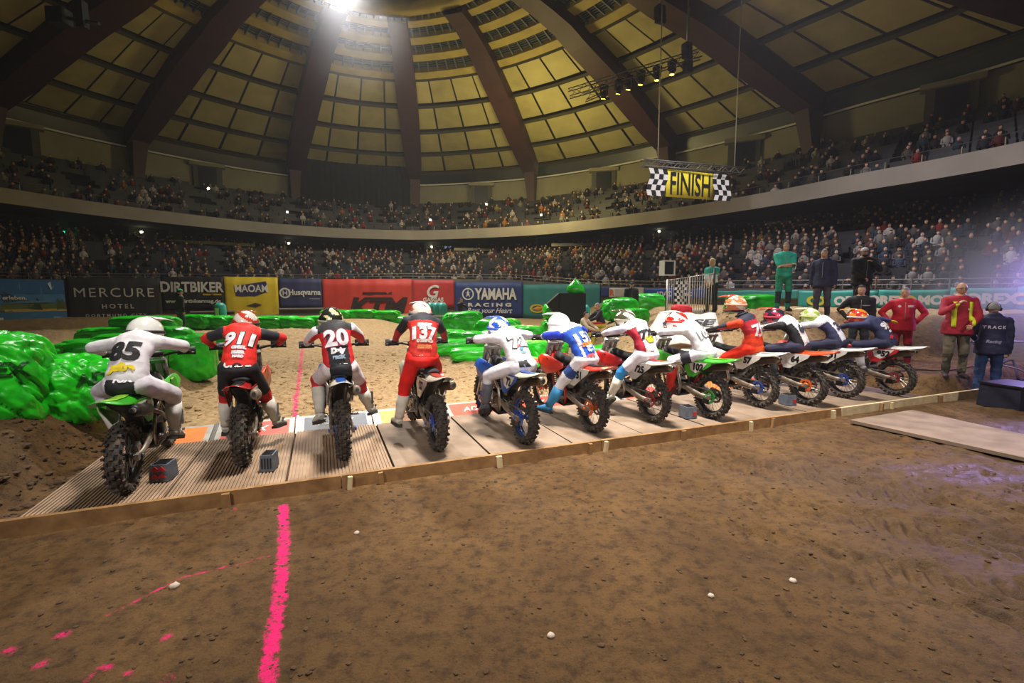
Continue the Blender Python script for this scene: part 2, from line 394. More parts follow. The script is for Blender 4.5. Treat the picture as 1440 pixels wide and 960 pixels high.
# ---- crowd
PAL = ['#111114', '#17171b', '#1d1d23', '#131822', '#1e2939', '#3b3734', '#554e49', '#7c7570', '#aaa49e', '#4f1616', '#7a241c', '#96601f', '#233022', '#463327', '#8e7c30', '#2f3b4b', '#5c3a42']
CLOTH = [M('crowd cloth %d' % i, c, .85, var=0) for i, c in enumerate(PAL)]
NAMES = ['black', 'black', 'dark grey', 'navy', 'blue', 'taupe', 'beige grey', 'light grey', 'white', 'dark red', 'red', 'orange', 'olive green', 'brown', 'yellow', 'slate blue', 'dusty pink']
SKIN = [M('skin %d' % i, c, .55, var=.05) for i, c in enumerate(['#c99a7e', '#b98469', '#d8ab90'])]
HAIR = [M('hair %d' % i, c, .7, var=.1) for i, c in enumerate(['#2a1d14', '#0f0d0c', '#6b4d2c', '#8d8a86'])]
def spectator_mb(k, mc, ms, mh, tr=lambda p: p):
    rr = random.Random(k); mb = MB(); tw = rr.uniform(-.25, .25); ln = rr.uniform(-.06, .14); w = rr.uniform(.92, 1.12)
    n = 6
    def ringp(c, a, b, z):
        return [V((c[0]+a*math.cos(t)*w, c[1]+b*math.sin(t), z)) for t in [2*math.pi*j/n+.5 for j in range(n)]]
    R = [ringp((0, 0), .17, .12, .42), ringp((0, -ln*.6), .18, .13, .62), ringp((0, -ln), .21, .12, .86), ringp((0, -ln), .10, .08, .97)]
    vs = [p for r in R for p in r]; fs = [(i*n+j, i*n+(j+1) % n, (i+1)*n+(j+1) % n, (i+1)*n+j) for i in range(3) for j in range(n)]+[tuple(3*n+j for j in range(n))]
    mb.add([tr(p) for p in vs], fs, mc, True)
    for sx in (-1, 1):   # thighs, shins and arms
        for a, b, r0, r1 in (((sx*.1, 0, .45), (sx*.13, -.42, .47), .08, .065), ((sx*.13, -.42, .47), (sx*.12, -.40, .04), .06, .05), ((sx*.21, -ln, .84), (sx*.24, -.06-ln, .58), .055, .05), ((sx*.24, -.06-ln, .58), (sx*.08, -.28, .52+rr.random()*.1), .045, .035)):
            q = MB().tube([V(a), V(b)], [r0, r1], 4, cap=False); mb.add([tr(V(p)) for p in q.v], q.f, mc, True)
    R = Matrix.Rotation(tw*2, 3, 'Z'); hc = V((tw*.1, -ln-.03, 1.09)); q = MB().ell((0, 0, 0), (.085, .10, .125), R, 6, 5)
    for f in q.f:
        c = sum((V(q.v[i]) for i in f), V())/4; lc = R.inverted()@c
        top = lc.z > .045 or lc.y > .03
        mb.add([tr(hc+V(q.v[i])) for i in f], [(0, 1, 2, 3)], mh if top else ms, True)
    return mb
SV = [spectator_mb(k, 0, 1, 2).mesh('spectator', [CLOTH[0], SKIN[0], HAIR[0]]) for k in range(10)]
seats = []
def fill(rf, zf, n, occ, tier, gap):
    for i in range(n):
        a = -62.0
        while a < 58:
            r = rf(a, (i+.45)/n); r2 = rf(a+.1, (i+.45)/n); ds = math.hypot(r*math.radians(.1), r2-r)/math.radians(.1)
            a += math.degrees(.56/ds)
            blk = (a*1.0+70) % gap
            if blk < .9: continue
            d = occ(a, i/n)
            if rng.rand() > d: continue
            p = pol(a+rng.uniform(-.1, .1)*.5, rf(a, (i+.45)/n), zf(a, i/n))
            seats.append((p, a, tier, i, r))
fill(r_low, z_low, NL, lambda a, k: .84 if a > 2 else (.58+.2*(a < -42)), 0, 9.5)
fill(r_up, z_up, NU, lambda a, k: .34-.12*k, 1, 9.0)
def inframe(p):
    d = p.y*math.cos(PITCH)-(p.z-CAM_H)*math.sin(PITCH)
    x = p.x/d*F_PX+720
    return d > 0 and 4 < x < 1436
# the 300 that show largest: nearest seats in view on the lower tier, not hidden behind the people at the start
near = sorted([s for s in seats if s[2] == 0 and inframe(s[0]+V((0, 0, 1)))], key=lambda s: s[0].length)[:300]
ns = set(id(s) for s in near)
def sct(a): return 'by the violet light' if a > 42 else ('above the red-suited men' if a > 36 else 'behind the mound')
for s in near:
    p, a = s[0], s[1]; ci = int(rng.choice(len(PAL), p=np.array([16, 15, 13, 10, 6, 7, 7, 6, 5, 3, 2, 1, 3, 5, 1, 4, 2])/106))
    o = link('spectator', SV[rng.randint(10)]); o.location = p; o.rotation_euler = (0, 0, -math.radians(a)+rng.uniform(-.3, .3)); o.scale = (1, 1, rng.uniform(.93, 1.08))
    for k, m in enumerate((CLOTH[ci], SKIN[rng.randint(3)], HAIR[rng.randint(4)])):
        o.material_slots[k].link = 'OBJECT'; o.material_slots[k].material = m
    tag(o, 'seated spectator in %s clothes, lower tier %s' % (NAMES[ci], sct(a)), 'person', 'seated spectators in %s %s' % (NAMES[ci], sct(a)))
allm = CLOTH+SKIN+HAIR
for tier, nm in ((0, 'lower_tier_crowd'), (1, 'upper_tier_crowd')):
    VV = []; FF = []; MM = []; off = 0
    protos = []
    for k in range(8):
        q = spectator_mb(k+20, 0, 1, 2); protos.append((np.array(q.v), q.f, q.m))
    for s in seats:
        if id(s) in ns or s[2] != tier: continue
        v, f, m = protos[rng.randint(8)]; t = -math.radians(s[1])+rng.uniform(-.3, .3); c, sn = math.cos(t), math.sin(t)
        z = v[:, 2]*rng.uniform(.92, 1.1)
        VV.append(np.stack([v[:, 0]*c-v[:, 1]*sn+s[0].x, v[:, 0]*sn+v[:, 1]*c+s[0].y, z+s[0].z], 1))
        ci = int(rng.choice(len(PAL), p=np.array([16, 15, 13, 10, 6, 7, 7, 6, 5, 3, 2, 1, 3, 5, 1, 4, 2])/106)); cs = len(CLOTH)+rng.randint(3); ch = len(CLOTH)+3+rng.randint(4)
        FF += [tuple(i+off for i in ff) for ff in f]; MM += [(ci, cs, ch)[x] for x in m]; off += len(v)
    me = bpy.data.meshes.new(nm); me.from_pydata(np.concatenate(VV).tolist(), [], FF)
    for m in allm: me.materials.append(m)
    me.polygons.foreach_set('material_index', MM); me.polygons.foreach_set('use_smooth', [True]*len(FF)); me.update()
    o = link(nm, me); o['kind'] = 'stuff'; tag(o, 'mass of small seated spectators filling the far %s tier' % nm[:5], 'crowd')
# seat backs, one stuff object per tier
m_seat = M('dark seat', '#2b292c', .6, var=.1)
for nm, rf, zf, n in (('lower_tier_seating', r_low, z_low, NL), ('upper_tier_seating', r_up, z_up, NU)):
    mb = MB()
    for i in range(n):
        a = -58.0
        while a < 55:
            r = rf(a, (i+.6)/n); da = math.degrees(1.7/r)
            if (a+70) % (9.5 if rf is r_low else 9.0) > .9:
                p, q = pol(a, rf(a, (i+.62)/n), zf(a, i/n)), pol(a+da*.94, rf(a+da*.94, (i+.62)/n), zf(a+da*.94, i/n))
                up = V((0, 0, 1)); h0, h1 = .42, .8
                mb.add([p+up*h0, q+up*h0, q+up*h1, p+up*h1], [(0, 1, 2, 3)])
            a += da
    o = mb.build(nm, m_seat); o['kind'] = 'stuff'; tag(o, 'rows of dark seat backs in the %s tier' % nm[:5], 'seating')
# front rails of the tiers
m_rail = M('pale rail', '#8e8c86', .4, .5, var=0)
for nm, rf, z, lb in (('lower_railing', lambda a: R_bar(a)+.05, lambda a: Z_bar(a)+.05, 'thin pale handrail along the top of the arena barrier'), ('upper_railing', lambda a: R_rim(a)+.2, lambda a: 9.0, 'thin dark handrail along the balcony rim')):
    root = thing(nm.replace('lower_', '').replace('upper_', ''), lb, 'railing', pol(0, rf(0), z(0)))
    inv = -root.location
    for h in (.12, .34) if rf(0) < 45 else (.5,):
        mb = MB().tube([pol(a, rf(a), z(a)+h)+inv for a in np.arange(-56, 54, 1)], .02, 4, sm=False); mb.build('rail', m_rail if rf(0) < 45 else m_steel, root)
    mb = MB()
    for a in np.arange(-56, 54, 2.6): mb.box(pol(a, rf(a), z(a)+.15)+inv, (.04, .04, .42))
    mb.build('rail_posts', m_rail, root)['kind'] = 'stuff'
# small lit lamps of the concourse, exit sign
m_lampw = M('small lit lamp', '#fff6d0', .5, var=0, emit='#fff4cc', estr=14)
m_exit = M('exit sign green', '#2fbf86', .5, var=0, emit='#28c98c', estr=2.2)
def small_lamp(px, py, r, s=.13, lab=''):
    p = pol(az(px), r); q = ray(px, py); t = math.hypot(p.x, p.y)/math.hypot(q.x, q.y); c = q*t+V((0, 0, CAM_H))
    o = thing('wall_lamp', lab, 'lamp', c); MB().ell((0, 0, 0), s, None, 8, 6).build('bulb', m_lampw, o)
    d = V((c.x, c.y, 0)).normalized(); MB().beam(V((0, 0, 0)), d*.5, .1, .1).build('bracket', m_black, o)
LAMPS = [(200, 275, 1, 'on the balcony at the dark left rib'), (293, 265, 1, 'by the second upper portal from the dark left rib'), (404, 298, 1, 'on the balcony above the navy banner'),
         (605, 309, 1, 'on the balcony in the middle of the hall'), (684, 287, 1, 'inside the upper portal right of the middle rib'), (761, 302, 1, 'on the balcony under the fourth red rib'),
         (1142, 241, 1, 'on the balcony beside the far right rib'), (199, 326, 0, 'on the concourse under the left balcony'), (406, 342, 0, 'on the concourse above the navy banner'),
         (607, 347, 0, 'on the concourse in the middle of the hall'), (763, 341, 0, 'on the concourse above the teal banner'), (1142, 295, 0, 'on the concourse above the man in green'),
         (1275, 320, 0, 'among the crowd above the red-suited man'), (97, 357, 0, 'among the crowd above the landscape banner'), (927, 325, 0, 'on the concourse under the finish banner')]
for px, py, up, lb in LAMPS:
    a = az(px); small_lamp(px, py, (R_rim(a)+5 if py < 280 else R_rim(a)+2.5) if up else R_back(a)-.6, .11, 'small round lit lamp '+lb)
q = ray(91, 327); a = az(91); t = (R_back(a)-.5)/math.hypot(q.x, q.y); c = q*t+V((0, 0, CAM_H))
o = MB().box((0, 0, 0), (.75, .12, .22), Matrix.Rotation(-math.radians(a), 3, 'Z')).build('exit_sign', m_exit); o.location = c; tag(o, 'glowing green exit sign on the dark left concourse wall', 'sign')
# ============================================================ GROUND
G0 = V((-4.1, 3.64, 0)); GA = math.radians(22.0); E1 = V((math.cos(GA), math.sin(GA), 0)); E2 = V((-math.sin(GA), math.cos(GA), 0))
def gp(u, v, z=0): return G0+E1*u+E2*v+V((0, 0, z))
def pt(px, py, r):
    q = ray(px, py); t = r/math.hypot(q.x, q.y); return q*t+V((0, 0, CAM_H))
def height(x, y, detail=True):
    x = np.asarray(x, float); y = np.asarray(y, float)
    u = (x-G0.x)*E1.x+(y-G0.y)*E1.y; v = (x-G0.x)*E2.x+(y-G0.y)*E2.y
    r = np.hypot(x, y); a = np.degrees(np.arctan2(x, y))
    h = 0*x
    # bank left of the mats
    bank = sst(-.15, -.75, u)*sst(.2, .9, v)*(1-sst(5, 9, v)*.35)*.52*sst(-14, -5, -np.abs(u))
    h += bank
    h = np.maximum(h, .42*sst(12.75, 13.4, u)*sst(-.02, .36, v))
    # bowl: floor falls a little towards the far banners
    h += -.75*sst(13, 36, r)*sst(12, -1, a)
    # mound behind the riders on the right, and the high ground by the right barrier
    m = sst(4.2, 7.0, x)*sst(10.6, 12.4, y-.12*x+.6)
    h = h*(1-m)+1.55*m*(1-.12*sst(14, 18, r))
    m2 = sst(2.2, 4.2, x)*sst(11.6, 12.8, y)*(1-sst(4.2, 7, x)); h = np.maximum(h, .95*m2)
    m3 = sst(8.2, 13.5, x)*sst(5, 9.5, u*0+v)*sst(9, 15.5, y)*1.25; h = np.maximum(h, m3)
    # far tracks: low waves of dirt
    far = sst(8, 13, r)*sst(36, 28, r)
    h += far*.18*vnoise(x*.35+3, y*.5)*(m < .2)
    lw = sst(-6, -9, x)*sst(8, 14, y); h += lw*(.35*sst(14, 20, y)+.25*vnoise(x*.3+9, y*.35))
    under = sst(-.1, .02, u)*sst(13.0, 12.7, u)*sst(-.02, .06, v)*sst(2.75, 2.6, v)
    if detail:
        rough = sst(2.6, 3.2, v)*(1-sst(22, 30, r))
        loose = np.maximum(rough, sst(-.1, -.5, u)*sst(-.1, .3, v)); loose = np.maximum(loose, sst(10.6, 11.6, y)*sst(3, 5, x)*.8)
        h += loose*(.085*fbm(x*2.3, y*2.3)+.05*np.abs(fbm(x*5.1+7, y*5.1, 3))-.01)
        near = (1-rough)
        h += near*(.012*fbm(x*3, y*3, 4)+.018*np.maximum(0, fbm(x*6+4, y*6, 3)-.38))
        # tyre ruts running through the right foreground
        d = x*math.sin(.55)+y*math.cos(.55)
        for off, w, dp in ((3.9, .16, .035), (4.22, .14, .03), (5.0, .2, .03), (5.75, .16, .04), (6.05, .13, .035)):
            q = np.exp(-((d-off+.08*vnoise(x*.5, y*.5))/w)**2)*sst(.6, 2.2, x)*(v < -.1)
            h += q*(-dp*1.3+.024*np.sin(x*46+3*np.sin(y*9))*sst(1.2, 3.5, x)+.05*fbm(x*7, y*7, 2))
        h += sst(1.8, 4.0, x)*(v < -.2)*sst(-.2, -.8, v)*.055*fbm(x*4.4, y*9, 3)
    h = h*(1-under)-.02*under
    lip = (v > -.5)*(v < -.02)*(u > -.3)*(u < 14.5); h = np.where(lip, np.minimum(h, .03), h)
    return h
def gz(x, y): return float(height(np.array([x]), np.array([y]))[0])
azf = np.concatenate([np.linspace(-180, -58, 34, endpoint=False), np.linspace(-58, 58, 560, endpoint=False), np.linspace(58, 180, 34)])
rf_ = np.concatenate([[.02, .6, 1.2], np.geomspace(1.6, 9.5, 330, endpoint=False), np.geomspace(9.5, 26, 120, endpoint=False), np.linspace(26, 54, 26)])
AA, RR = np.meshgrid(np.radians(azf), rf_, indexing='ij')
# clip the floor at the barrier
RB = np.array([R_bar(a)+.1 for a in azf])[:, None]
RR = np.minimum(RR, RB)
X = np.sin(AA)*RR; Y = np.cos(AA)*RR; Z = height(X, Y)
na, nr = X.shape
vs = np.stack([X, Y, Z], -1).reshape(-1, 3)
idx = np.arange(na*nr).reshape(na, nr)
q = np.stack([idx[:-1, :-1], idx[1:, :-1], idx[1:, 1:], idx[:-1, 1:]], -1).reshape(-1, 4)[:, ::-1]
me = bpy.data.meshes.new('floor'); me.vertices.add(len(vs)); me.vertices.foreach_set('co', vs.ravel())
me.loops.add(len(q)*4); me.loops.foreach_set('vertex_index', q.ravel()); me.polygons.add(len(q)); me.polygons.foreach_set('loop_start', np.arange(len(q))*4)
me.polygons.foreach_set('use_smooth', np.ones(len(q), bool)); me.update(calc_edges=True); me.validate()
# soil colour kept per vertex: r = pink chalk, g = wetness / darker trodden soil, b = loose sand, alpha = darker on the left bank and towards the foreground
def seg(x, y, a, b):
    ax, ay = a[:2]; bx, by = b[:2]; t = np.clip(((x-ax)*(bx-ax)+(y-ay)*(by-ay))/((bx-ax)**2+(by-ay)**2), 0, 1)
    return np.hypot(x-(ax+t*(bx-ax)), y-(ay+t*(by-ay)))
xx, yy = vs[:, 0], vs[:, 1]; pink = np.zeros(len(vs))
def gpx(px, py): p = atz(px, py, 0); return (p.x, p.y)
L1 = [(398, 712), (400, 760), (396, 800), (392, 850), (382, 900), (376, 958)]
for a, b in zip(L1[:-1], L1[1:]):
    pink = np.maximum(pink, .92*np.exp(-(seg(xx, yy, gpx(*a), gpx(*b))/.050)**2))
for a, b in (((150, 865), (255, 812)), ((255, 812), (385, 780))): pink = np.maximum(pink, .46*np.exp(-(seg(xx, yy, gpx(*a), gpx(*b))/.02)**2))
for a in ((10, 916), (60, 932), (145, 940), (90, 890)): 
    g = gpx(*a); pink = np.maximum(pink, .50*np.exp(-(np.hypot(xx-g[0], yy-g[1])/.06)**2))
for a in ((235, 955), (180, 948), (330, 716), (235, 895), (130, 950)):
    g = gpx(*a); pink = np.maximum(pink, .45*np.exp(-(np.hypot(xx-g[0], yy-g[1])/.05)**2))
for a, b in (((413, 590), (424, 500)), ((424, 500), (427, 484))): pink = np.maximum(pink, .72*np.exp(-(seg(xx, yy, gpx(*a), gpx(*b))/.06)**2))
u_ = (xx-G0.x)*E1.x+(yy-G0.y)*E1.y; v_ = (xx-G0.x)*E2.x+(yy-G0.y)*E2.y
loose = sst(2.4, 3.0, v_); wet = sst(1.5, 4.5, xx)*sst(-.6, -1.6, v_)*sst(.1, .7, fbm(xx*.8, yy*1.6)+.55)
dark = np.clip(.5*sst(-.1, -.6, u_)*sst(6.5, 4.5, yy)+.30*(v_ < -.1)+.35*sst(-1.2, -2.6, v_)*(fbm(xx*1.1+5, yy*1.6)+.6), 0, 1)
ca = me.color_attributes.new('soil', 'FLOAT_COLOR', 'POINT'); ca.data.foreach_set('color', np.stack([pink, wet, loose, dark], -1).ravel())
m_soil = bpy.data.materials.new('soil'); m_soil.use_nodes = True; nt = m_soil.node_tree; N = nt.nodes; L = nt.links; b = N['Principled BSDF']
at = N.new('ShaderNodeAttribute'); at.attribute_name = 'soil'; sp = N.new('ShaderNodeSeparateColor'); L.new(at.outputs['Color'], sp.inputs[0])
tc = N.new('ShaderNodeTexCoord')
def noise(scale, det=6, rough=.6):
    n = N.new('ShaderNodeTexNoise'); n.inputs['Scale'].default_value = scale; n.inputs['Detail'].default_value = det; n.inputs['Roughness'].default_value = rough; L.new(tc.outputs['Object'], n.inputs['Vector']); return n
def mrange(s, a, b_, c=0, d=1):
    m = N.new('ShaderNodeMapRange'); m.inputs[1].default_value = a; m.inputs[2].default_value = b_; m.inputs[3].default_value = c; m.inputs[4].default_value = d; L.new(s, m.inputs[0]); return m.outputs[0]
def mixc(f, a, b_):
    m = N.new('ShaderNodeMix'); m.data_type = 'RGBA'
    for s, v in ((m.inputs[6], a), (m.inputs[7], b_)):
        if isinstance(v, tuple): s.default_value = v
        else: L.new(v, s)
    if isinstance(f, float): m.inputs[0].default_value = f
    else: L.new(f, m.inputs[0])
    return m.outputs[2]
def mul(a, b_):
    m = N.new('ShaderNodeMath'); m.operation = 'MULTIPLY'; L.new(a, m.inputs[0])
    if isinstance(b_, float): m.inputs[1].default_value = b_
    else: L.new(b_, m.inputs[1])
    return m.outputs[0]
n1, n2, n3 = noise(.9, 4), noise(9, 8, .7), noise(55, 4, .7)
c = mixc(mrange(n1.outputs['Fac'], .35, .7), lin('#7d5d36'), lin('#5c4226'))
c = mixc(mul(mrange(n2.outputs['Fac'], .46, .64), .8), c, lin('#3b2a19'))
c = mixc(mul(mrange(n3.outputs['Fac'], .52, .72), .5), c, lin('#2f2114'))
sand = mixc(mrange(n2.outputs['Fac'], .42, .66), lin('#b89a70'), lin('#866a46'))
c = mixc(sp.outputs[2], c, sand)
c = mixc(mul(sp.outputs[1], .55), c, lin('#5a4536'))
pk = N.new('ShaderNodeMath'); pk.operation = 'MULTIPLY'; L.new(sp.outputs[0], pk.inputs[0]); L.new(mrange(noise(13, 8, .8).outputs['Fac'], .36, .60), pk.inputs[1])
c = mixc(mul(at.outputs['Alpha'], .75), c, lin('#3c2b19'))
c = mixc(mrange(pk.outputs[0], .18, .42), c, lin('#e6226f'))
L.new(c, b.inputs['Base Color'])
rg = mrange(sp.outputs[1], 0, 1, .93, .30); L.new(rg, b.inputs['Roughness']); b.inputs['Specular IOR Level'].default_value = .3
bp = N.new('ShaderNodeBump'); bp.inputs['Strength'].default_value = 1.0; bp.inputs['Distance'].default_value = .05; L.new(n2.outputs['Fac'], bp.inputs['Height'])
bp2 = N.new('ShaderNodeBump'); bp2.inputs['Strength'].default_value = .6; bp2.inputs['Distance'].default_value = .008; L.new(n3.outputs['Fac'], bp2.inputs['Height']); L.new(bp.outputs[0], bp2.inputs['Normal']); L.new(bp2.outputs[0], b.inputs['Normal'])
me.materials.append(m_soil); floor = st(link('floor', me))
# clods lying on the packed soil: uncountable crumbs
def clods(name, n, area, smin, smax, mat, label):
    VV = []; FF = []; off = 0
    ico = bmesh.new(); bmesh.ops.create_icosphere(ico, subdivisions=1, radius=1); iv = np.array([v.co for v in ico.verts]); fi = [tuple(v.index for v in f.verts) for f in ico.faces]; ico.free()
    P = area(n); hz = height(P[:, 0], P[:, 1])
    for (x, y), z in zip(P, hz):
        s = smin*(smax/smin)**(rng.rand()**2.2); t = rng.rand()*6.28; v = iv*(1+.35*(rng.rand(len(iv), 1)-.5))*s*np.array([1.35, 1, .62])
        c_, s_ = math.cos(t), math.sin(t); VV.append(np.stack([v[:, 0]*c_-v[:, 1]*s_+x, v[:, 0]*s_+v[:, 1]*c_+y, v[:, 2]+z+s*.2], 1)); FF += [tuple(i+off for i in f) for f in fi]; off += len(iv)
    me = bpy.data.meshes.new(name); me.from_pydata(np.concatenate(VV).tolist(), [], FF); me.materials.append(mat); me.update()
    o = link(name, me); o['kind'] = 'stuff'; tag(o, label, 'soil')
def area_near(n):
    a = np.radians(rng.uniform(-52, 50, n)); r = 1.9+rng.rand(n)**.8*6.5; x, y = np.sin(a)*r, np.cos(a)*r
    v = (x-G0.x)*E2.x+(y-G0.y)*E2.y; k = (v < -.12); return np.stack([x[k], y[k]], 1)
def area_far(n):
    a = np.radians(rng.uniform(-52, 45, n)); r = 6+rng.rand(n)*10; x, y = np.sin(a)*r, np.cos(a)*r
    v = (x-G0.x)*E2.x+(y-G0.y)*E2.y; k = (v > 2.8); return np.stack([x[k], y[k]], 1)
def area_bank(n):
    u = rng.uniform(-1.6, -.1, n); v = rng.uniform(0, 4, n); return np.stack([G0.x+E1.x*u+E2.x*v, G0.y+E1.y*u+E2.y*v], 1)
m_clod = M('soil clod', '#4f3a24', .95, var=.25, scale=8)
m_clod2 = M('sandy clod', '#a98a62', .95, var=.2, scale=8)
clods('soil_crumbs', 5200, area_near, .003, .017, m_clod, 'dark crumbs of soil scattered over the packed foreground dirt')
clods('sand_lumps', 5200, area_far, .012, .05, m_clod2, 'sandy lumps strewn over the loose track beyond the gate')
clods('bank_lumps', 1100, area_bank, .01, .05, m_clod, 'dark lumps of earth on the bank left of the ribbed mats')
m_stone = M('pale stone', '#b8a898', .8, var=.1)
for i, (px, py, s, lb) in enumerate(((246, 825, .03, 'small pale stone on the dirt near the thin pink line'), (775, 895, .022, 'small white stone in the middle of the foreground dirt'), (1000, 838, .02, 'small pale pebble in the foreground dirt below the wheel ruts'), (1115, 818, .024, 'small pale pebble beside the muddy ruts'), (502, 750, .022, 'small light stone right of the thick pink line'))):
    p = gpx(px, py); o = MB().ell((0, 0, 0), (s*1.2, s, s*.7), None, 7, 5, fn=lambda q: q*(1+.15*math.sin(q.x*5+q.y*4))).build('stone', m_stone); o.location = (p[0], p[1], gz(*p)+s*.3); tag(o, lb, 'stone')

# ============================================================ START PAD
m_mat = M('ribbed rubber mat', '#9a8068', .85, var=.12, scale=5)
m_ply = M('dusty plywood', '#8f7b68', .8, var=.10, scale=3, col2='#74614f')
m_timb = M('rough timber', '#a07a4c', .8, var=.15, scale=7, bump=.2, col2='#7f5c36')
m_timb2 = M('new pale timber', '#d3bf95', .75, var=.1, scale=7, bump=.1)
T_g = Matrix.Translation(G0) @ Matrix.Rotation(GA, 4, 'Z')
us = [0.0, 1.02, 2.04, 3.1, 4.2, 5.3, 6.38, 7.45, 8.5, 9.55, 10.6, 11.65, 12.7]
where = ['under the green bike at the left end', 'under the red bike left of the second foot block', 'under the bike with the blue-striped white tail', 'under the leaning dusty white bike', 'under the blue and white bike with cream tail', 'under the red bike with orange hub', 'under the white bike with red shrouds', 'under the green bike with a white side plate', 'under the bike of the tall orange rider', 'under the orange bike', 'under the white bike beside the orange one', 'under the red and white bike at the right end']
for i in range(12):
    u0, u1 = us[i]+.012, us[i+1]-.012; mb = MB(); w = u1-u0; R3 = Matrix.Rotation(GA, 3, 'Z')
    org = gp(u0, .03, .0); tilt = random.uniform(-.006, .006)
    if i < 3:
        mb.box(org+E1*w/2+E2*.98+V((0, 0, .04)), (w, 1.96, .08), R3)
        root = mb.build('rubber_mat', m_mat); tag(root, 'brown ribbed rubber mat '+where[i], 'mat')
        k = 30; rb = MB()
        for j in range(k):
            c = org+E1*(w*(j+.5)/k)+E2*.98+V((0, 0, .086)); rb.box(c, (w/k*.55, 1.95, .014), R3)
        rb.build('rib', m_mat, root)
    else:
        mb.box(org+E1*w/2+E2*.98+V((0, 0, .045+tilt)), (w, 1.96, .09), R3)
        root = mb.build('start_board', m_ply); tag(root, 'flat dusty start board '+where[i], 'board')
# timber edge with stakes
segs = [(-.12, 2.55, 'brown timber edge board at the left end of the start pad', m_timb), (2.56, 5.6, 'timber edge board below the bikes numbered 137 and 72', m_timb), (5.61, 7.1, 'short timber edge board below the bike numbered 151', m_timb), (7.11, 10.1, 'timber edge board below the green bike with plate 102', m_timb), (10.12, 14.3, 'long pale new timber edge board at the right end of the start pad', m_timb2)]
for a, b_, lb, mt in segs:
    mb = MB().beam(gp(a, -.02, .055), gp(b_, -.02, .055), .05, .17); mb.build('timber_edge', mt); o = bpy.data.objects[COL.objects[-1].name]; tag(o, lb, 'board')
for i, (px, py) in enumerate([(315, 717), (493, 692), (539, 686), (708, 660), (837, 640), (858, 636), (972, 621), (1065, 606), (1098, 602), (1187, 590), (1247, 578), (1262, 576), (1325, 565)]):
    p = atz(px, py, .02); u = (p-G0).dot(E1); ln = random.uniform(-.12, .12)
    o = MB().box((0, 0, .05), (.045+.02*(i % 3 == 0), .04, .16), Matrix.Rotation(GA+ln, 3, 'Z') @ Matrix.Rotation(ln, 3, 'Y')).build('wooden_stake', m_timb2 if i % 2 else m_timb); o.location = gp(u, -.075, 0)
    nm = ['left end, by the thick pink line', 'left of the joint below the leaning white bike', 'right of the joint below the leaning white bike', 'alone below the blue and white bike', 'left of two below the bike with red shrouds', 'right of two below the bike with red shrouds', 'below the green bike with plate 102', 'below the tall orange rider, left one of two', 'below the tall orange rider, right one of two', 'at the corner of the plywood ramp', 'knot-coloured, first on the pale board', 'knot-coloured, second on the pale board', 'last one on the pale board'][i]
    tag(o, 'short wooden stake holding the timber edge, '+nm, 'stake')
# advertising strips of the gate: one board per lane
AD = [('orange', '#f07a1c'), ('red', '#e0452e'), ('dark grey', '#4c505a'), ('orange', '#f0922a'), ('red', '#e0503a'), ('red', '#d8422e'), ('white', '#d8d2c6'), ('red', '#dd4636'), ('dark grey', '#4c505a'), ('orange', '#f07a1c'), ('red', '#e0452e'), ('white', '#d8d2c6')]
m_adframe = M('gate frame grey', '#a8a49a', .5, .3, var=.1)
txts = ['SX', 'MX', 'MOTOREX', 'KTM', 'ADAC', 'MX', '', 'ADAC', 'MOTOREX', 'KTM', 'MX', '']
for i, (cn, hx) in enumerate(AD):
    u0, u1 = us[i]+.03, us[i+1]-.03; root = thing('gate_board', 'sloping %s gate board in front of %s' % (cn, where[i].replace('under ', '')), 'board', gp((u0+u1)/2, 2.3, 0), GA)
    w = u1-u0; sl = math.radians(14); Rx = Matrix.Rotation(sl, 3, 'X')
    MB().box((0, .02, .075), (w, .52, .03), Rx).build('gate_frame', m_adframe, root)
    c0 = V((0, .02, .075))+Rx@V((0, 0, .018)); o = MB().box(c0, (w*.86, .40, .006), Rx).build('printed_face', M('gate '+hx, hx, .55, var=.08, scale=6), root)
    mb = MB(); fn = lambda x, y: c0+Rx@V((x, y, .006))
    if txts[i]: text_on(mb, txts[i], .2, fn, 0, width=w*.5 if len(txts[i]) > 3 else None, bold=.004, shear=.25); mb.build('lettering', m_white if i not in (0, 3, 9) else M('dark print', '#5a2c16', .6, var=0), root)
    MB().beam((-w/2-.02, -.25, .03), (-w/2-.02, .27, .16), .035, .035).build('hinge_bar', m_steel, root)
# foot blocks behind the bikes
m_blk = M('grey plastic block', '#5a606a', .6, var=.15, scale=15); m_redp = M('red print', '#b3202a', .6, var=.1)
for px, py, lb, red, sz in ((231, 672, 'grey foot block with red emblem right of the wheel of bike 85', 1, .26), (379, 658, 'dark grey slotted foot block right of the wheel of bike 911', 0, .21), (967, 586, 'dark foot block with a red spot left of the wheel of the green bike 102', 2, .27), (1107, 568, 'grey foot block with a red spot left of the wheel of orange bike 64', 2, .27)):
    p = atz(px, py, .1); root = thing('foot_block', lb, 'block', p, math.radians(12))
    sz *= .68; MB().box((0, 0, .085), (sz, .21, .17), None, tap=.88).build('body', m_blk, root)
    q = MB()
    for k in range(5): q.box((0, -.07+.035*k, .173), (sz*.7, .015, .008))
    q.build('grip_ridge', m_black, root)
    q = MB(); 
    if red:
        for zz in ((.13, .06) if red == 1 else (.07,)): q.prism([(-.07, -.02), (-.03, .03), (.0, .0), (.03, .03), (.07, -.02)] if red == 1 else [(.02, -.03), (.07, -.03), (.07, .03), (.02, .03)], Matrix.Translation((0, -.105, zz)) @ Matrix.Rotation(math.pi/2, 4, 'X'), .012)
        q.build('emblem', m_redp, root)
    else:
        for k in range(4): q.box((-.042+.028*k, -.102, .085), (.010, .012, .11))
        q.build('slot', m_black, root)
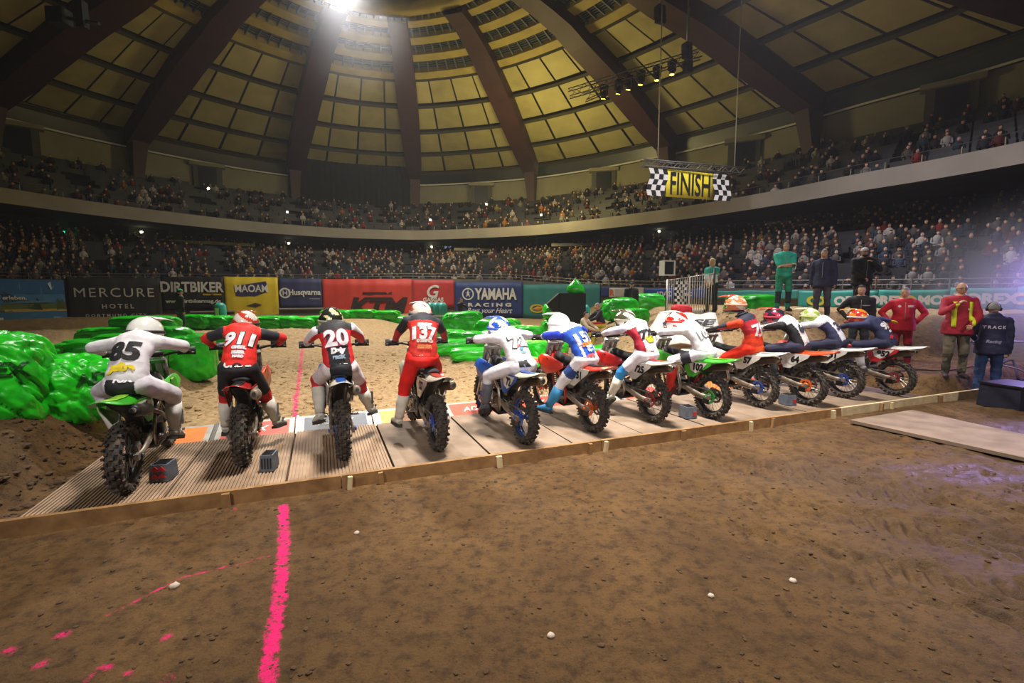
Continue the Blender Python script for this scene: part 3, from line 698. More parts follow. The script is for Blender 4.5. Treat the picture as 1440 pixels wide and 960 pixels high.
# loose plywood ramp on the right with a second board beyond
P = [atz(1195, 590, .07), atz(1440, 643, .07), atz(1475, 618, .07), atz(1283, 576, .07)]
P[1] = P[0]+(P[1]-P[0])*1.25; P[2] = P[3]+(P[2]-P[3])*1.25
mb = MB(); T = [p+V((0, 0, .0)) for p in P]; B = [p-V((0, 0, .045)) for p in P]; mb.add(T+B, [(0, 1, 2, 3), (7, 6, 5, 4), (0, 4, 5, 1), (1, 5, 6, 2), (2, 6, 7, 3), (3, 7, 4, 0)])
tag(mb.build('plywood_ramp', m_ply), 'large plywood sheet lying on the dirt at the right edge', 'board')

# ============================================================ BANNERS
def banner(name, label, px0, px1, y0, y1, color, prints, out=.16, waves=1.0, rough=.6, parts=True):
    a0, a1 = az(px0), az(px1); mid = (a0+a1)/2; r = lambda a: R_bar(a)-out
    A, B = pol(a0, r(a0)), pol(a1, r(a1)); w = (B-A).length; d = (B-A).normalized(); n = V((d.y, -d.x, 0)); 
    if n.dot(-(A+B)) < 0: n = -n
    rm = math.hypot(*((A+B)/2).xy); zt = pt((px0+px1)/2, y0, rm).z; zb = pt((px0+px1)/2, y1, rm).z; h = zt-zb; c = (A+B)/2+V((0, 0, (zt+zb)/2)); sd = px0*.37
    def fn(x, y, o=0.0):
        k = .035*waves*math.sin(x*2.3+sd)*(.6+.4*math.sin(y*1.1+sd))+.02*waves*math.sin(x*6.1+sd*2)
        sag = -.03*abs(math.sin((x+w/2)*1.4))*(.5+y/h)
        return d*x+V((0, 0, y+sag))+n*(k+o)
    root = thing(name, label, 'banner', c)
    nx = max(6, int(w*5)); ny = 6
    MB().sheet([[fn(-w/2+w*i/nx, -h/2+h*j/ny) for j in range(ny+1)] for i in range(nx+1)], .012).build('cloth', M('cloth '+color, color, rough, var=.06, scale=1.2), root)
    for pr in prints:
        mb = MB(); kind = pr[0]
        if kind == 't':
            _, txt, x, y, s, col, kw = pr; text_on(mb, txt, s*h, lambda a, b: fn(x*w+a, y*h+b, .10), 0, **kw); nm = 'lettering'
        elif kind == 'p':
            _, pts, col = pr; 
            # cut polygons into a fine fan so they follow the cloth
            q = [(p[0]*w, p[1]*h) for p in pts]; mb.add([fn(a, b, .03+.004*len(root.children)) for a, b in q], [tuple(range(len(q)))]); nm = 'printed_shape'
        elif kind == 'r':
            _, x, y, ro, ri, sx, col = pr; k = 28; vs = []
            for j in range(k):
                t = 2*math.pi*j/k; vs += [fn(x*w+math.cos(t)*ro*h*sx, y*h+math.sin(t)*ro*h, .05), fn(x*w+math.cos(t)*ri*h*sx, y*h+math.sin(t)*ri*h, .05)]
            mb.add(vs, [(2*j, (2*j+2) % (2*k), (2*j+3) % (2*k), 2*j+1) for j in range(k)]); nm = 'printed_ring'
        if mb.f: mb.build(nm, M('print '+col, col, .6, var=0), root)
    return root, fn, w, h
def rect(x0, y0, x1, y1, n=10): return [(lerp(x0, x1, i/n), y0) for i in range(n+1)]+[(lerp(x1, x0, i/n), y1) for i in range(n+1)]
WT = '#d6d4cd'
banner('landscape_banner', 'banner printed with a blue sky, mountains and a lake', -60, 94, 392, 461, '#3f7fb0', [
    ('p', rect(-.5, .2, .5, .5), '#1f5f9c'), ('p', [(-.5, .12), (-.3, .26), (-.1, .25), (.1, .08), (.25, .02), (-.5, .02)], '#24466a'), ('p', [(-.1, .0), (.5, .02), (.5, -.06), (.2, .06), (.12, .08)], '#3c6f96'),
    ('p', rect(-.5, -.16, .5, .0), '#5c6a2a'), ('p', rect(-.1, -.17, .5, -.12), '#c9a63a'), ('p', [(.12, -.14), (.14, .1), (.17, -.02), (.22, .12), (.26, -.14)], '#2f421c'), ('p', [(.40, -.14), (.42, .10), (.45, .0), (.47, .12), (.5, -.14)], '#4c5a22'),
    ('p', rect(-.5, -.5, .5, -.17), '#2f6f9e'), ('p', [(-.3, -.2), (.2, -.25), (.45, -.3), (.3, -.45), (-.2, -.4)], '#7ea6bf'), ('p', [(.16, -.46), (.17, -.38), (.21, -.33), (.24, -.38), (.25, -.46)], '#a3262c'), ('p', [(.33, -.45), (.34, -.38), (.42, -.35), (.44, -.45)], '#a3262c'),
    ('p', [(.33, .42), (.36, .28), (.40, .38), (.37, .32), (.36, .46)], '#c5dcec'), ('t', 'am erleben.', -.05, .12, .11, WT, dict(bold=.01)), ('p', rect(-.3, -.33, -.12, -.28), WT), ('p', rect(-.3, -.43, -.16, -.38), WT)])
banner('hotel_banner', 'dark grey banner with large white hotel lettering', 97, 229, 390, 457, '#33322f', [('t', 'MERCURE', .0, .19, .27, WT, dict(width=4.5, space=1.2)), ('t', 'HOTEL', .02, -.1, .13, WT, dict(space=1.5, bold=.01)), ('t', 'DORTMUND CITY', .0, -.29, .085, WT, dict(space=1.6, bold=.006))])
banner('magazine_banner', 'black banner with white slab lettering and web address', 230, 317, 389, 436, '#1d1c1a', [('t', 'DIRTBIKER', .0, .2, .42, WT, dict(width=4.1, bold=.035)), ('p', rect(.15, -.05, .46, .0), '#cfae2a'), ('t', 'www.dirtbikermag.de', .0, -.24, .15, WT, dict(width=3.6, bold=.01))])
banner('yellow_banner', 'bright yellow banner with a white word on a dark tilted box', 318, 393, 389, 459, '#d9bd1e', [('p', [(-.3, .12), (-.29, .32), (.28, .42), (.3, .2), (.05, .11)], '#32305e'), ('t', 'MAOAM', .0, .27, .2, WT, dict(width=2.3, bold=.02)), ('p', [(-.12, -.08), (.05, -.02), (.18, -.06), (.05, -.12)], '#3a3a28')])
banner('navy_banner', 'dark navy banner with white maker lettering and a crowned ring', 394, 454, 391, 434, '#34365c', [('r', -.36, .02, .17, .12, 1.0, WT), ('t', 'H', -.36, .02, .22, WT, dict(bold=.01)), ('t', 'Husqvarna', .1, .02, .26, WT, dict(width=2.45, bold=.02)), ('p', rect(.2, -.18, .45, -.16), '#a8a8a8')])
banner('orange_red_banner', 'large orange-red banner with heavy slanted black letters', 455, 580, 392, 457, '#c63a2b', [('t', 'KTM', .12, -.09, .5, '#2b1a17', dict(width=4.9, bold=.10, shear=.25)), ('p', [(-.06, .17), (-.05, .22), (.28, .22), (.27, .17)], '#2b1a17')])
banner('red_banner', 'dark red banner with a white square G emblem', 581, 639, 393, 432, '#b83433', [('t', 'G', .0, .08, .62, WT, dict(bold=.03, shear=.2)), ('t', 'GASGAS', .0, -.22, .2, WT, dict(bold=.02))])
banner('blue_banner', 'royal blue banner with a ringed emblem and white racing lettering', 640, 735, 396, 447, '#25386f', [('r', -.3, .17, .17, .135, 1.0, WT), ('p', [(-.33, .08), (-.3, .3), (-.27, .08), (-.3, .14)], WT), ('p', [(-.34, .22), (-.3, .17), (-.26, .22), (-.3, .2)], WT), ('t', 'YAMAHA', .11, .17, .42, WT, dict(width=3.55, bold=.05)), ('t', 'RACING', .02, -.13, .13, WT, dict(width=3.7, bold=.02, space=1.6)), ('t', 'Revs your Heart', .02, -.31, .2, WT, dict(width=3.9, bold=.008, shear=.4))])
banner('teal_banner', 'wide teal banner with a yellow swirl emblem beside the black box', 736, 843, 399, 449, '#2f7f78', [('r', -.3, -.2, .13, .085, 1.9, '#c9b13a'), ('p', [(-.36, -.22), (-.3, -.13), (-.22, -.17), (-.28, -.27)], '#d8972a'), ('t', 'MOTOREX', .12, -.2, .28, WT, dict(width=2.9, bold=.03))])
banner('navy_board', 'small dark blue board right of the teal banner', 844, 856, 403, 417, '#263a73', [('t', 'Husky', .0, .0, .3, WT, dict(width=.32, bold=.01))][:0], waves=.3)
banner('white_board', 'white board with an orange letter behind the man in the black coat', 856, 904, 404, 418, '#cfccc6', [('p', rect(-.48, -.45, -.3, .45), '#e8e2d8'), ('t', 'R', -.39, .0, .9, '#d8662e', dict(bold=.02))], waves=.3)
banner('blue_board', 'blue board with a white letter left of the fence barrier', 905, 946, 405, 421, '#2b4f9e', [('t', 'ADAC', .2, .0, .6, WT, dict(bold=.02))], waves=.3)
banner('low_blue_board', 'low blue board seen through the bars of the fence', 947, 998, 406, 420, '#2d4d8c', [('t', 'ADAC', -.1, .0, .5, WT, dict(bold=.02))], waves=.3)
TE = '#2f9486'
banner('teal_board', 'narrow teal board strip between the fence and the green-overall man', 999, 1120, 408, 420, '#358a80', [], waves=.3)
banner('teal_board', 'teal board strip behind the man with headphones', 1121, 1232, 408, 434, TE, [('t', 'OREX', .22, -.05, .62, WT, dict(bold=.03)), ('r', -.25, -.05, .3, .18, 1.6, '#c9c23a')], waves=.3)
banner('teal_board', 'teal board strip with a white ring between the two red-jacket men', 1233, 1332, 407, 434, TE, [('t', 'OREX', -.36, -.05, .62, WT, dict(bold=.03)), ('r', -.1, .0, .25, .12, 1.8, '#c9b13a'), ('t', 'MOT', .32, -.03, .62, WT, dict(bold=.03))], waves=.3)
banner('teal_board', 'teal board strip with white letters above the man in the dark back-printed jacket', 1333, 1426, 404, 436, TE, [('t', 'TOREX', .05, .03, .62, WT, dict(bold=.03))], waves=.3)
banner('teal_board', 'teal board strip with yellow ring at the far right edge', 1427, 1540, 402, 438, TE, [('r', -.42, .0, .25, .12, 1.8, '#c9b13a')], waves=.3)
# low concrete plinth boxes seen under the short banners
for px, w_, y0, y1, nm, lb in ((425, 62, 434, 452, 'timing_hut', 'low grey hut with a dark opening under the navy banner'), (300, 60, 438, 452, 'timing_hut', 'low grey concrete box under the black magazine banner')):
    a = az(px); r = R_bar(a)-.9; p0, p1 = pt(px-w_/2, y1, r), pt(px+w_/2, y0, r); wd = (V((p1.x, p1.y, 0))-V((p0.x, p0.y, 0))).length; zc = (p0.z+p1.z)/2; hh = p1.z-p0.z+.9
    root = thing(nm, lb, 'hut', pol(a, r, zc-.45), -math.radians(a)); MB().box((0, 0, 0), (wd, 1.0, hh)).build('body', m_portal, root); MB().box((0, -.505, -.1), (wd*.8, .02, hh*.38)).build('opening', m_doord, root)
    MB().box((0, -.1, hh/2+.04), (wd*1.03, 1.25, .08)).build('roof', m_fascia, root)

# ============================================================ GREEN WRAPPED BALES
m_green = M('green tarpaulin', '#2bdc24', .30, var=.12, scale=5.0, bump=.35, spec=.6, col2='#16a81a')
m_gprint = M('dark green print', '#0d5a14', .4, var=0)
def bale_mesh(seed, L_=1.0, W_=1.0, H_=1.0, wr=.06, ns=(26, 18, 16), p=3.2):
    bm = bmesh.new(); bmesh.ops.create_cube(bm, size=2); bmesh.ops.subdivide_edges(bm, edges=bm.edges, cuts=ns[2], use_grid_fill=True)
    vv = np.array([v.co for v in bm.verts]); rr = np.random.RandomState(seed); o = rr.rand(3)*50
    l = (np.abs(vv)**p).sum(1)**(1/p); m = np.abs(vv).max(1); d = vv/l[:, None]*1.0
    d = d*.5*np.array([L_, W_, H_])
    n1 = fbm(d[:, 0]*2.2+o[0], d[:, 2]*2.2+d[:, 1]*1.7+o[1], 3); cr = np.abs(fbm(d[:, 0]*4.2+d[:, 2]*2.0+o[2], d[:, 1]*4.2+d[:, 2]*3.1+o[0], 3))
    k = 1+wr*1.3*n1-wr*2.6*np.maximum(0, .16-cr)*2
    fold = .30-np.abs(fbm(d[:, 0]*7.5+d[:, 1]*4+o[1], d[:, 2]*3.2+d[:, 1]*5+o[2], 2)); k = k+wr*.55*fold-.016*np.abs(fbm(d[:, 0]*15+o[0], d[:, 2]*13+d[:, 1]*14, 2))*3
    d = d*k[:, None]; d[:, 2] *= 1-.10*(vv[:, 0]*rr.uniform(-1, 1))
    # skirt gathers outward at the foot
    low = np.clip((-d[:, 2]/H_*2-.55)*2.2, 0, 1); ang = np.arctan2(d[:, 1], d[:, 0]); g = 1+low*(.05+.035*np.sin(ang*17+o[1])); d[:, 0] *= g; d[:, 1] *= g
    for v, c in zip(bm.verts, d): v.co = c+np.array([0, 0, H_/2])
    for f in bm.faces: f.smooth = True
    me = bpy.data.meshes.new('bale'); bm.to_mesh(me); bm.free(); me.materials.append(m_green); return me
BV = [bale_mesh(40+i, wr=.085, ns=(0, 0, 18), p=4.0) for i in range(6)]
def bale(px, y, s, rz, lb, z=None, me=None, yb=None, pr=None):
    q = ray(px, 480); x = q.x/q.y*y; zz = gz(x, y)-.05 if z is None else z
    if me is None: o = link('wrapped_bale', BV[rng.randint(6)]); o.scale = s
    else: o = link('wrapped_bale', me)
    o.location = (x, y, zz); o.rotation_euler = (0, 0, rz); tag(o, lb, 'bale', 'green wrapped track bales'); return o
b1 = bale(-72, 5.3, None, .6, 'huge crumpled green wrapped bale at the left edge, nearest of all', z=.36, me=bale_mesh(3, 1.7, 1.2, 1.16, .085, (0, 0, 52), 4.2))
b2 = bale(112, 6.1, None, .6, 'big shiny green wrapped bale directly left of the rider numbered 85', z=.30, me=bale_mesh(5, 1.2, 1.0, .86, .09, (0, 0, 52), 3.8))
b3 = bale(165, 7.3, None, 1.2, 'green wrapped bale half hidden behind the bike numbered 85', z=.16, me=bale_mesh(9, 1.1, .8, .70, .085, (0, 0, 32), 3.6))
BL = [(150, 8.9, (1.4, .7, .62), .6), (196, 9.8, (1.3, .7, .62), 1.3), (160, 11.4, (1.5, .7, .5), .5), (192, 13.0, (1.5, .8, .6), 1.2), (176, 14.8, (1.7, .8, .65), .4), (208, 17.6, (2.3, .9, .75), .2),
      (22, 11.4, (1.6, .7, .42), .05), (78, 12.6, (1.4, .6, .38), .3), (112, 13.6, (1.4, .7, .5), .5), (134, 15.2, (1.6, .7, .5), .5), (150, 17, (1.7, .8, .6), .5), (-25, 11.4, (1.6, .7, .42), .1)]
lbs = ['nearest of the bales in the chain behind rider 85', 'second of the chain behind rider 85, by his left shoulder', 'third of the chain behind rider 85', 'fourth of the chain behind rider 85, beside his helmet', 'fifth of the chain, left above the helmet of rider 85', 'long bale closing the chain below the dark hotel banner', 'long low bale at the left edge below the landscape banner', 'low bale right of the long one at the left edge', 'low bale on the left dirt track, third from the edge', 'bale climbing towards the hotel banner, lower one', 'bale climbing towards the hotel banner, upper one', 'bale cut off by the left edge below the landscape banner']
for (px, y, s, rz), lb in zip(BL, lbs): bale(px, y, s, rz, 'green wrapped bale, '+lb)
bale(268, 10.6, (1.0, .8, 1.0), .4, 'tall crumpled green bale between riders 85 and 911'); bale(240, 11.8, (1.1, .8, .9), -.4, 'green bale beside the right shoulder of rider 85'); bale(232, 14.0, (1.8, .9, .9), .7, 'green bale at the feet of the man with the green cap'); bale(296, 14.5, (2.0, .9, .7), .2, 'green bale left of rider 911 behind his elbow')
for i, px in enumerate(range(282, 470, 24)):
    bale(px, 22.5+.25*(i % 3), (1.5, 1.0, .75), random.uniform(-.3, .3), 'green wrapped bale in the far row, %s from the teal inflatable' % ['first', 'second', 'third', 'fourth', 'fifth', 'sixth', 'seventh', 'eighth'][i])
for i, px in enumerate(range(476, 640, 32)):
    bale(px, 30, (2.2, 1.0, .62), random.uniform(-.2, .2), 'green wrapped bale in the low row under the orange-red banner, %s from its left' % ['first', 'second', 'third', 'fourth', 'fifth', 'sixth'][i])
MID = [(628, 19, (1.8, .9, .7), .1), (660, 17.5, (1.7, .9, .7), -.2), (640, 15.2, (1.6, .8, .55), .2), (700, 18.5, (2.0, 1.0, 1.1), -.3), (668, 13.9, (1.5, .7, .42), .1), (706, 15.5, (1.7, .9, .85), -.5), (735, 17.5, (1.7, .9, .85), -.4), (742, 14.0, (1.5, .8, .7), -.7), (765, 15.5, (1.6, .8, .45), -.5), (650, 21.5, (1.9, .9, 1.2), 0), (752, 12.4, (1.3, .7, .42), -.8)]
for i, (px, y, s, rz) in enumerate(MID):
    bale(px, y, s, rz, 'green wrapped bale in the heap behind rider 72, '+['left end low', 'left of his helmet', 'behind his left elbow', 'high one right of his helmet', 'low one below his left arm', 'middle one right of his helmet', 'by the blue banner corner', 'behind his right elbow', 'between riders 72 and 151', 'rearmost left one', 'foremost by rider 151'][i])
for (px, y, s, rz, z, lb) in ((783, 21, (1.5, 1.0, 1.0), .1, -.1, 'green bale lowest of the stack left of the black box'), (783, 21, (1.3, .9, .8), .2, .8, 'green bale on top of the stack left of the black box'), (800, 19.5, (1.1, .8, .8), 0, -.05, 'green bale in front of the black box'),
                              (870, 19, (1.5, .9, 1.0), .3, None, 'green bale between the crouching men and the man in the black coat'), (905, 22, (1.8, .9, .9), 0, None, 'green bale right of the man in the black coat'), (893, 17, (.9, .7, .6), .5, None, 'small green bale at the feet of the man in the black coat'), (840, 13.5, (1.2, .8, .5), .3, None, 'low green bale below the two crouching marshals'), (1052, 14.3, (1.5, .9, .75), .1, 1.2, 'green block with slanted front behind the tall orange rider')):
    bale(px, y, s, rz, lb, z=z)
# prints on the two near bales
for b_, txt, c, n, sz in ((b1, 'MOTOREX', V((.2, -.55, .75)), V((.1, -1, .2)), .22), (b2, 'ADAC', V((.3, -.5, .62)), V((.3, -1, .3)), .2)):
    bv = BVHTree.FromPolygons([v.co for v in b_.data.vertices], [p.vertices for p in b_.data.polygons]); mb = MB(); text_proj(mb, bv, txt, sz, c, n, (0, 0, 1), .012, bold=.01); mb.build('lettering', m_gprint, b_)
# black box with a green cone cover on it
x, y = ray(805, 0).x/ray(805, 480).y*18, 18.0
root = thing('timing_box', 'tall black box in front of the teal banner', 'box', (aty(803, 460, 18).x, 18, -.1)); MB().box((0, 0, 1.05), (1.0, .9, 2.1), None, tap=.97).build('body', m_black, root); MB().prism([(-.5, 1.0), (-.95, .6), (-.5, 0)], Matrix.Translation((0, 0, 1.1)) @ Matrix.Rotation(math.pi/2, 4, 'X'), .8).build('side_flap', m_black, root)
o = link('cone_cover', bale_mesh(77, 1, 1, 1, .06, (0, 0, 8), 2)); o.scale = (1.0, .8, .62); o.location = (aty(809, 460, 18).x-.02, 18, 1.93); tag(o, 'pointed green cover on top of the black box', 'cover')
for v in o.data.vertices: v.co.x *= 1-.75*max(0, v.co.z); v.co.y *= 1-.7*max(0, v.co.z)
m_teal = M('teal plastic', '#2b9c8c', .45, var=.08); 
for px, py, y, w, h, lb in ((311, 455, 24, .55, 1.1, 'upright teal inflatable pillar with a white stripe under the magazine banner'), (822, 452, 19, .45, 1.2, 'teal pillar with white stripe right of the black box')):
    p = aty(px, py, y); root = thing('inflatable_pillar', lb, 'pillar', (p.x, y, gz(p.x, y)-.05)); MB().tube([(0, 0, 0), (0, 0, .1), (0, 0, h), (0, 0, h+.15)], [w*.4, w*.5, w*.5, w*.25], 12).build('body', m_teal, root); MB().box((0, -w*.5, h*.5), (w*.3, .03, h*.8)).build('white_stripe', m_white, root)
for k, px in enumerate((606, 614, 622)):
    p = aty(px, 448, 27); root = thing('inflatable_pillar', 'teal barrel in the row under the red banner, %s' % ['left one', 'middle one', 'right one'][k], 'barrel', (p.x, 27, gz(p.x, 27))); MB().tube([(0, 0, 0), (0, 0, 1.3), (0, 0, 1.5)], [.3, .3, .15], 10).build('body', m_teal, root); MB().tube([(0, 0, .7), (0, 0, .8)], .31, 10).build('band', m_white, root)
# ============================================================ MOTOCROSS BIKE (local: Y forward, X right, origin under the rear axle)
m_tyre = M('tyre rubber', '#2a2827', .85, var=.25, scale=14, col2='#5a4f44')
m_rubber = M('black rubber', '#121214', .7, var=.1)
m_bp = M('black plastic', '#17181a', .45, var=.1)
m_seat = M('seat cover', '#1d1c20', .75, var=.1, scale=30)
m_alu = M('cast aluminium', '#a9a49c', .38, .85, var=.15, scale=20)
m_dusty = M('dusty aluminium', '#9b8f80', .55, .6, var=.15, scale=12)
m_chrome = M('chrome', '#c9c9cc', .15, 1.0, var=0)
m_engine = M('engine castings', '#3b3a3a', .5, .6, var=.2, scale=18)
m_disc = M('brake disc steel', '#8b8a88', .3, .95, var=0)
m_wplate = M('white plate', '#dedbd3', .45, var=.06)
m_kplate = M('black number', '#101012', .5, var=0)
def PL(h): return M('plastic '+h, h, .32, var=.06, scale=6, coat=.3)
def wheel_parts(R, W_, rim, nknob, rows, spin=0):
    t = MB(); prof = []
    n = 9
    for i in range(n+1):
        a = math.pi*i/n-math.pi/2; prof.append((lerp(rim, R-.018, .5+.5*math.cos(a)) if abs(math.cos(a)) > .001 else rim, math.sin(a)*W_/2))
    prof = [(rim+.0, -W_*.32)]+[(rim+(R-.016-rim)*math.sin(math.pi*(i+.5)/n)**.75, -W_/2*math.cos(math.pi*(i+.5)/n)) for i in range(n)]+[(rim, W_*.32)]
    t.lathe(prof, (0, 0, 0), (1, 0, 0), 40, closed=True)
    for k in range(nknob):
        a = 2*math.pi*(k+.0)/nknob
        for j, (x, w) in enumerate(rows):
            aa = a+(math.pi/nknob if j % 2 else 0); tilt = x/(W_/2)
            rad = R-.016+.006-abs(tilt)**2.2*.040
            c = V((x, math.cos(aa)*rad, math.sin(aa)*rad)); d = V((tilt*.75, math.cos(aa), math.sin(aa))).normalized(); tg = V((0, -math.sin(aa), math.cos(aa))); sx = d.cross(tg)
            Rm = Matrix((sx, tg, d)).transposed(); t.box(c, (w, .026, .030), Rm)
    r = MB(); r.lathe([(rim-.016, -W_*.22), (rim-.022, 0), (rim-.016, W_*.22), (rim+.006, W_*.27), (rim+.006, -W_*.27)], (0, 0, 0), (1, 0, 0), 36, closed=True)
    s = MB()
    for k in range(24):
        a = 2*math.pi*k/24; b_ = a+(.32 if k % 2 else -.32); sd = .03 if (k//2) % 2 else -.03
        s.tube([(sd, math.cos(b_)*.045, math.sin(b_)*.045), (0, math.cos(a)*(rim-.018), math.sin(a)*(rim-.018))], .0028, 4, cap=False, sm=False)
    h = MB(); h.lathe([(.02, -.07), (.045, -.065), (.045, -.04), (.028, -.03), (.028, .03), (.045, .04), (.045, .065), (.02, .07)], (0, 0, 0), (1, 0, 0), 14)
    return t, r, s, h
def discmb(ro, ri, x, th=.004, holes=10, teeth=0):
    mb = MB(); n = 40; vs = []
    for k in range(n):
        a = 2*math.pi*k/n; rr = ro*(1+(.05 if (k % 2 and teeth) else 0)+(.02*math.cos(a*8) if not teeth else 0))
        for r_, xx in ((rr, x-th), (rr, x+th), (ri, x+th), (ri, x-th)): vs.append((xx, math.cos(a)*r_, math.sin(a)*r_))
    mb.add(vs, [(4*k+j, 4*k+(j+1) % 4, (4*((k+1) % n))+(j+1) % 4, (4*((k+1) % n))+j) for k in range(n) for j in range(4)])
    for k in range(5):
        a = 2*math.pi*k/5+.3; mb.beam((x, math.cos(a)*.03, math.sin(a)*.03), (x, math.cos(a)*(ri+.005), math.sin(a)*(ri+.005)), .008, .014)
    return mb
BP = {}   # part name -> (mesh, [roles], parent part, location)
RA, FA = V((0, 0, .335)), V((0, 1.475, .345))
def part(name, mb, roles, parent=None, loc=(0, 0, 0)):
    mats = [m_bp]*len(roles); BP.setdefault('_order', []).append((name, mb.mesh(name, mats), roles, parent, V(loc)))
t, r, s, h = wheel_parts(.335, .135, .245, 24, [(-.062, .026), (-.036, .026), (0, .034), (.036, .026), (.062, .026)])
part('rear_tyre', t, ['tyre'], None, RA); part('rear_rim', r, ['rim'], 'rear_tyre'); part('spokes', s, ['metal'], 'rear_tyre'); part('rear_hub', h, ['hub'], 'rear_tyre')
part('sprocket', discmb(.105, .075, -.062, .003, teeth=1), ['hub'], 'rear_tyre'); part('rear_brake_disc', discmb(.11, .08, .066, .002), ['disc'], 'rear_tyre')
t, r, s, h = wheel_parts(.345, .095, .275, 26, [(-.042, .022), (-.018, .022), (.018, .022), (.042, .022)])
part('front_tyre', t, ['tyre'], None, FA); part('front_rim', r, ['rim'], 'front_tyre'); part('spokes', s, ['metal'], 'front_tyre'); part('front_hub', h, ['hub'], 'front_tyre'); part('front_brake_disc', discmb(.13, .10, -.055, .002), ['disc'], 'front_tyre')
# swingarm
mb = MB()
for sx in (-1, 1):
    mb.tube([(sx*.115, -.05, .335), (sx*.115, .12, .345), (sx*.105, .36, .385), (sx*.08, .56, .42)], [(.016, .028), (.018, .032), (.02, .042), (.022, .045)], 8, up=(0, 0, 1))
    mb.box((sx*.115, -.03, .335), (.03, .09, .06))
mb.beam((-.09, .40, .40), (.09, .40, .40), .07, .08)
part('swingarm', mb, ['dusty'])
part('axle', MB().tube([(-.15, 0, .335), (.15, 0, .335)], .016, 8).tube([(.135, 0, .335), (.155, 0, .335)], .026, 6), ['hub'], 'swingarm')
ch = MB()
for zz, r_ in ((.435, 0), (.255, 0)): ch.tube([(-.062, 0, zz+.005), (-.062, .3, .435 if zz > .3 else .30), (-.062, .56, .46 if zz > .3 else .385)], (.006, .011), 6, sm=False)
part('chain', ch, ['metal']); part('chain_guide', MB().box((-.062, .06, .26), (.03, .13, .09), None, tap=.7), ['black'])
part('brake_caliper', MB().box((.085, .06, .41), (.045, .10, .06), Matrix.Rotation(.4, 3, 'X'), tap=.8), ['metal'])
# frame
mb = MB()
for sx in (-1, 1):
    mb.tube([(sx*.035, 1.08, .96), (sx*.10, .98, .88), (sx*.115, .78, .74), (sx*.105, .60, .60), (sx*.095, .56, .42), (sx*.08, .60, .27)], [(.022, .04), (.022, .045), (.02, .04), (.02, .035), (.022, .04), (.02, .025)], 8)
    mb.tube([(sx*.02, 1.08, .86), (sx*.05, 1.03, .58), (sx*.075, .92, .34), (sx*.08, .62, .26)], .017, 8)
    mb.tube([(sx*.09, .66, .80), (sx*.09, .35, .86), (sx*.08, .02, .83)], .013, 6); mb.tube([(sx*.095, .58, .58), (sx*.09, .28, .72), (sx*.08, .04, .82)], .012, 6)
mb.tube([(0, 1.055, .99), (0, 1.10, .82)], .04, 12)
part('frame', mb, ['frame'])
e = MB(); e.box((0, .76, .40), (.22, .34, .22), Matrix.Rotation(.15, 3, 'X'), tap=.85); e.lathe([(.0, -.06), (.09, -.055), (.10, -.02), (.10, .02)], (-.09, .68, .38), (-1, 0, 0), 18); e.lathe([(.0, .03), (.085, .028), (.095, 0), (.095, -.03)], (.12, .72, .38), (1, 0, 0), 18)
for k in range(5): e.box((0, .87+.012*k, .54+.028*k), (.16, .17, .016), Matrix.Rotation(-.3, 3, 'X'))
e.box((0, .94, .72), (.16, .17, .09), Matrix.Rotation(-.3, 3, 'X'), tap=.8); e.tube([(-.10, .86, .36), (.10, .86, .36)], .05, 10)
part('engine', e, ['engine'])
part('skid_plate', MB().sheet([[(sx, y, z) for y, z in ((.48, .30), (.6, .235), (.9, .24), (1.0, .36))] for sx in (-.11, -.06, .06, .11)], .005), ['black'])
# exhaust
part('header_pipe', MB().tube([(.0, 1.02, .68), (.05, 1.08, .58), (.13, 1.02, .46), (.16, .85, .48), (.155, .62, .60), (.13, .42, .68)], .021, 10), ['dusty'])
part('silencer', MB().tube([(.125, .36, .70), (.14, .28, .715), (.15, .10, .755), (.155, -.14, .80), (.155, -.20, .81)], [(.025, .03), (.046, .058), (.05, .062), (.05, .06), (.036, .042)], 14, up=(0, 0, 1)), ['silencer'])
part('silencer_tip', MB().tube([(.155, -.19, .81), (.156, -.225, .817)], [.026, .026], 12).tube([(.156, -.226, .817), (.156, -.229, .818)], [.02, .02], 12, mi=1), ['metal', 'black'], 'silencer')
# shock, footpegs
sh = MB().tube([(0, .50, .42), (0, .40, .82)], .018, 8); part('shock', sh, ['metal'])
sp_ = MB(); sp_.tube([(math.cos(a)*.036, .475+math.sin(a)*.036-.055*(a/(2*math.pi*7)), .50+.26*(a/(2*math.pi*7))) for a in np.linspace(0, 2*math.pi*7, 84)], .006, 5); part('shock_spring', sp_, ['accent'], 'shock')
for sx in (-1, 1):
    f = MB().box((sx*.185, .53, .375), (.085, .055, .018))
    for k in range(4): f.box((sx*(.155+.02*k), .53, .39), (.006, .055, .015))
    part('footpeg', f, ['metal'])
part('brake_pedal', MB().tube([(.12, .62, .33), (.15, .75, .32), (.15, .83, .36), (.19, .85, .37)], .008, 6), ['metal']); part('gear_lever', MB().tube([(-.11, .60, .34), (-.14, .74, .36), (-.19, .76, .37)], .007, 6), ['metal'])
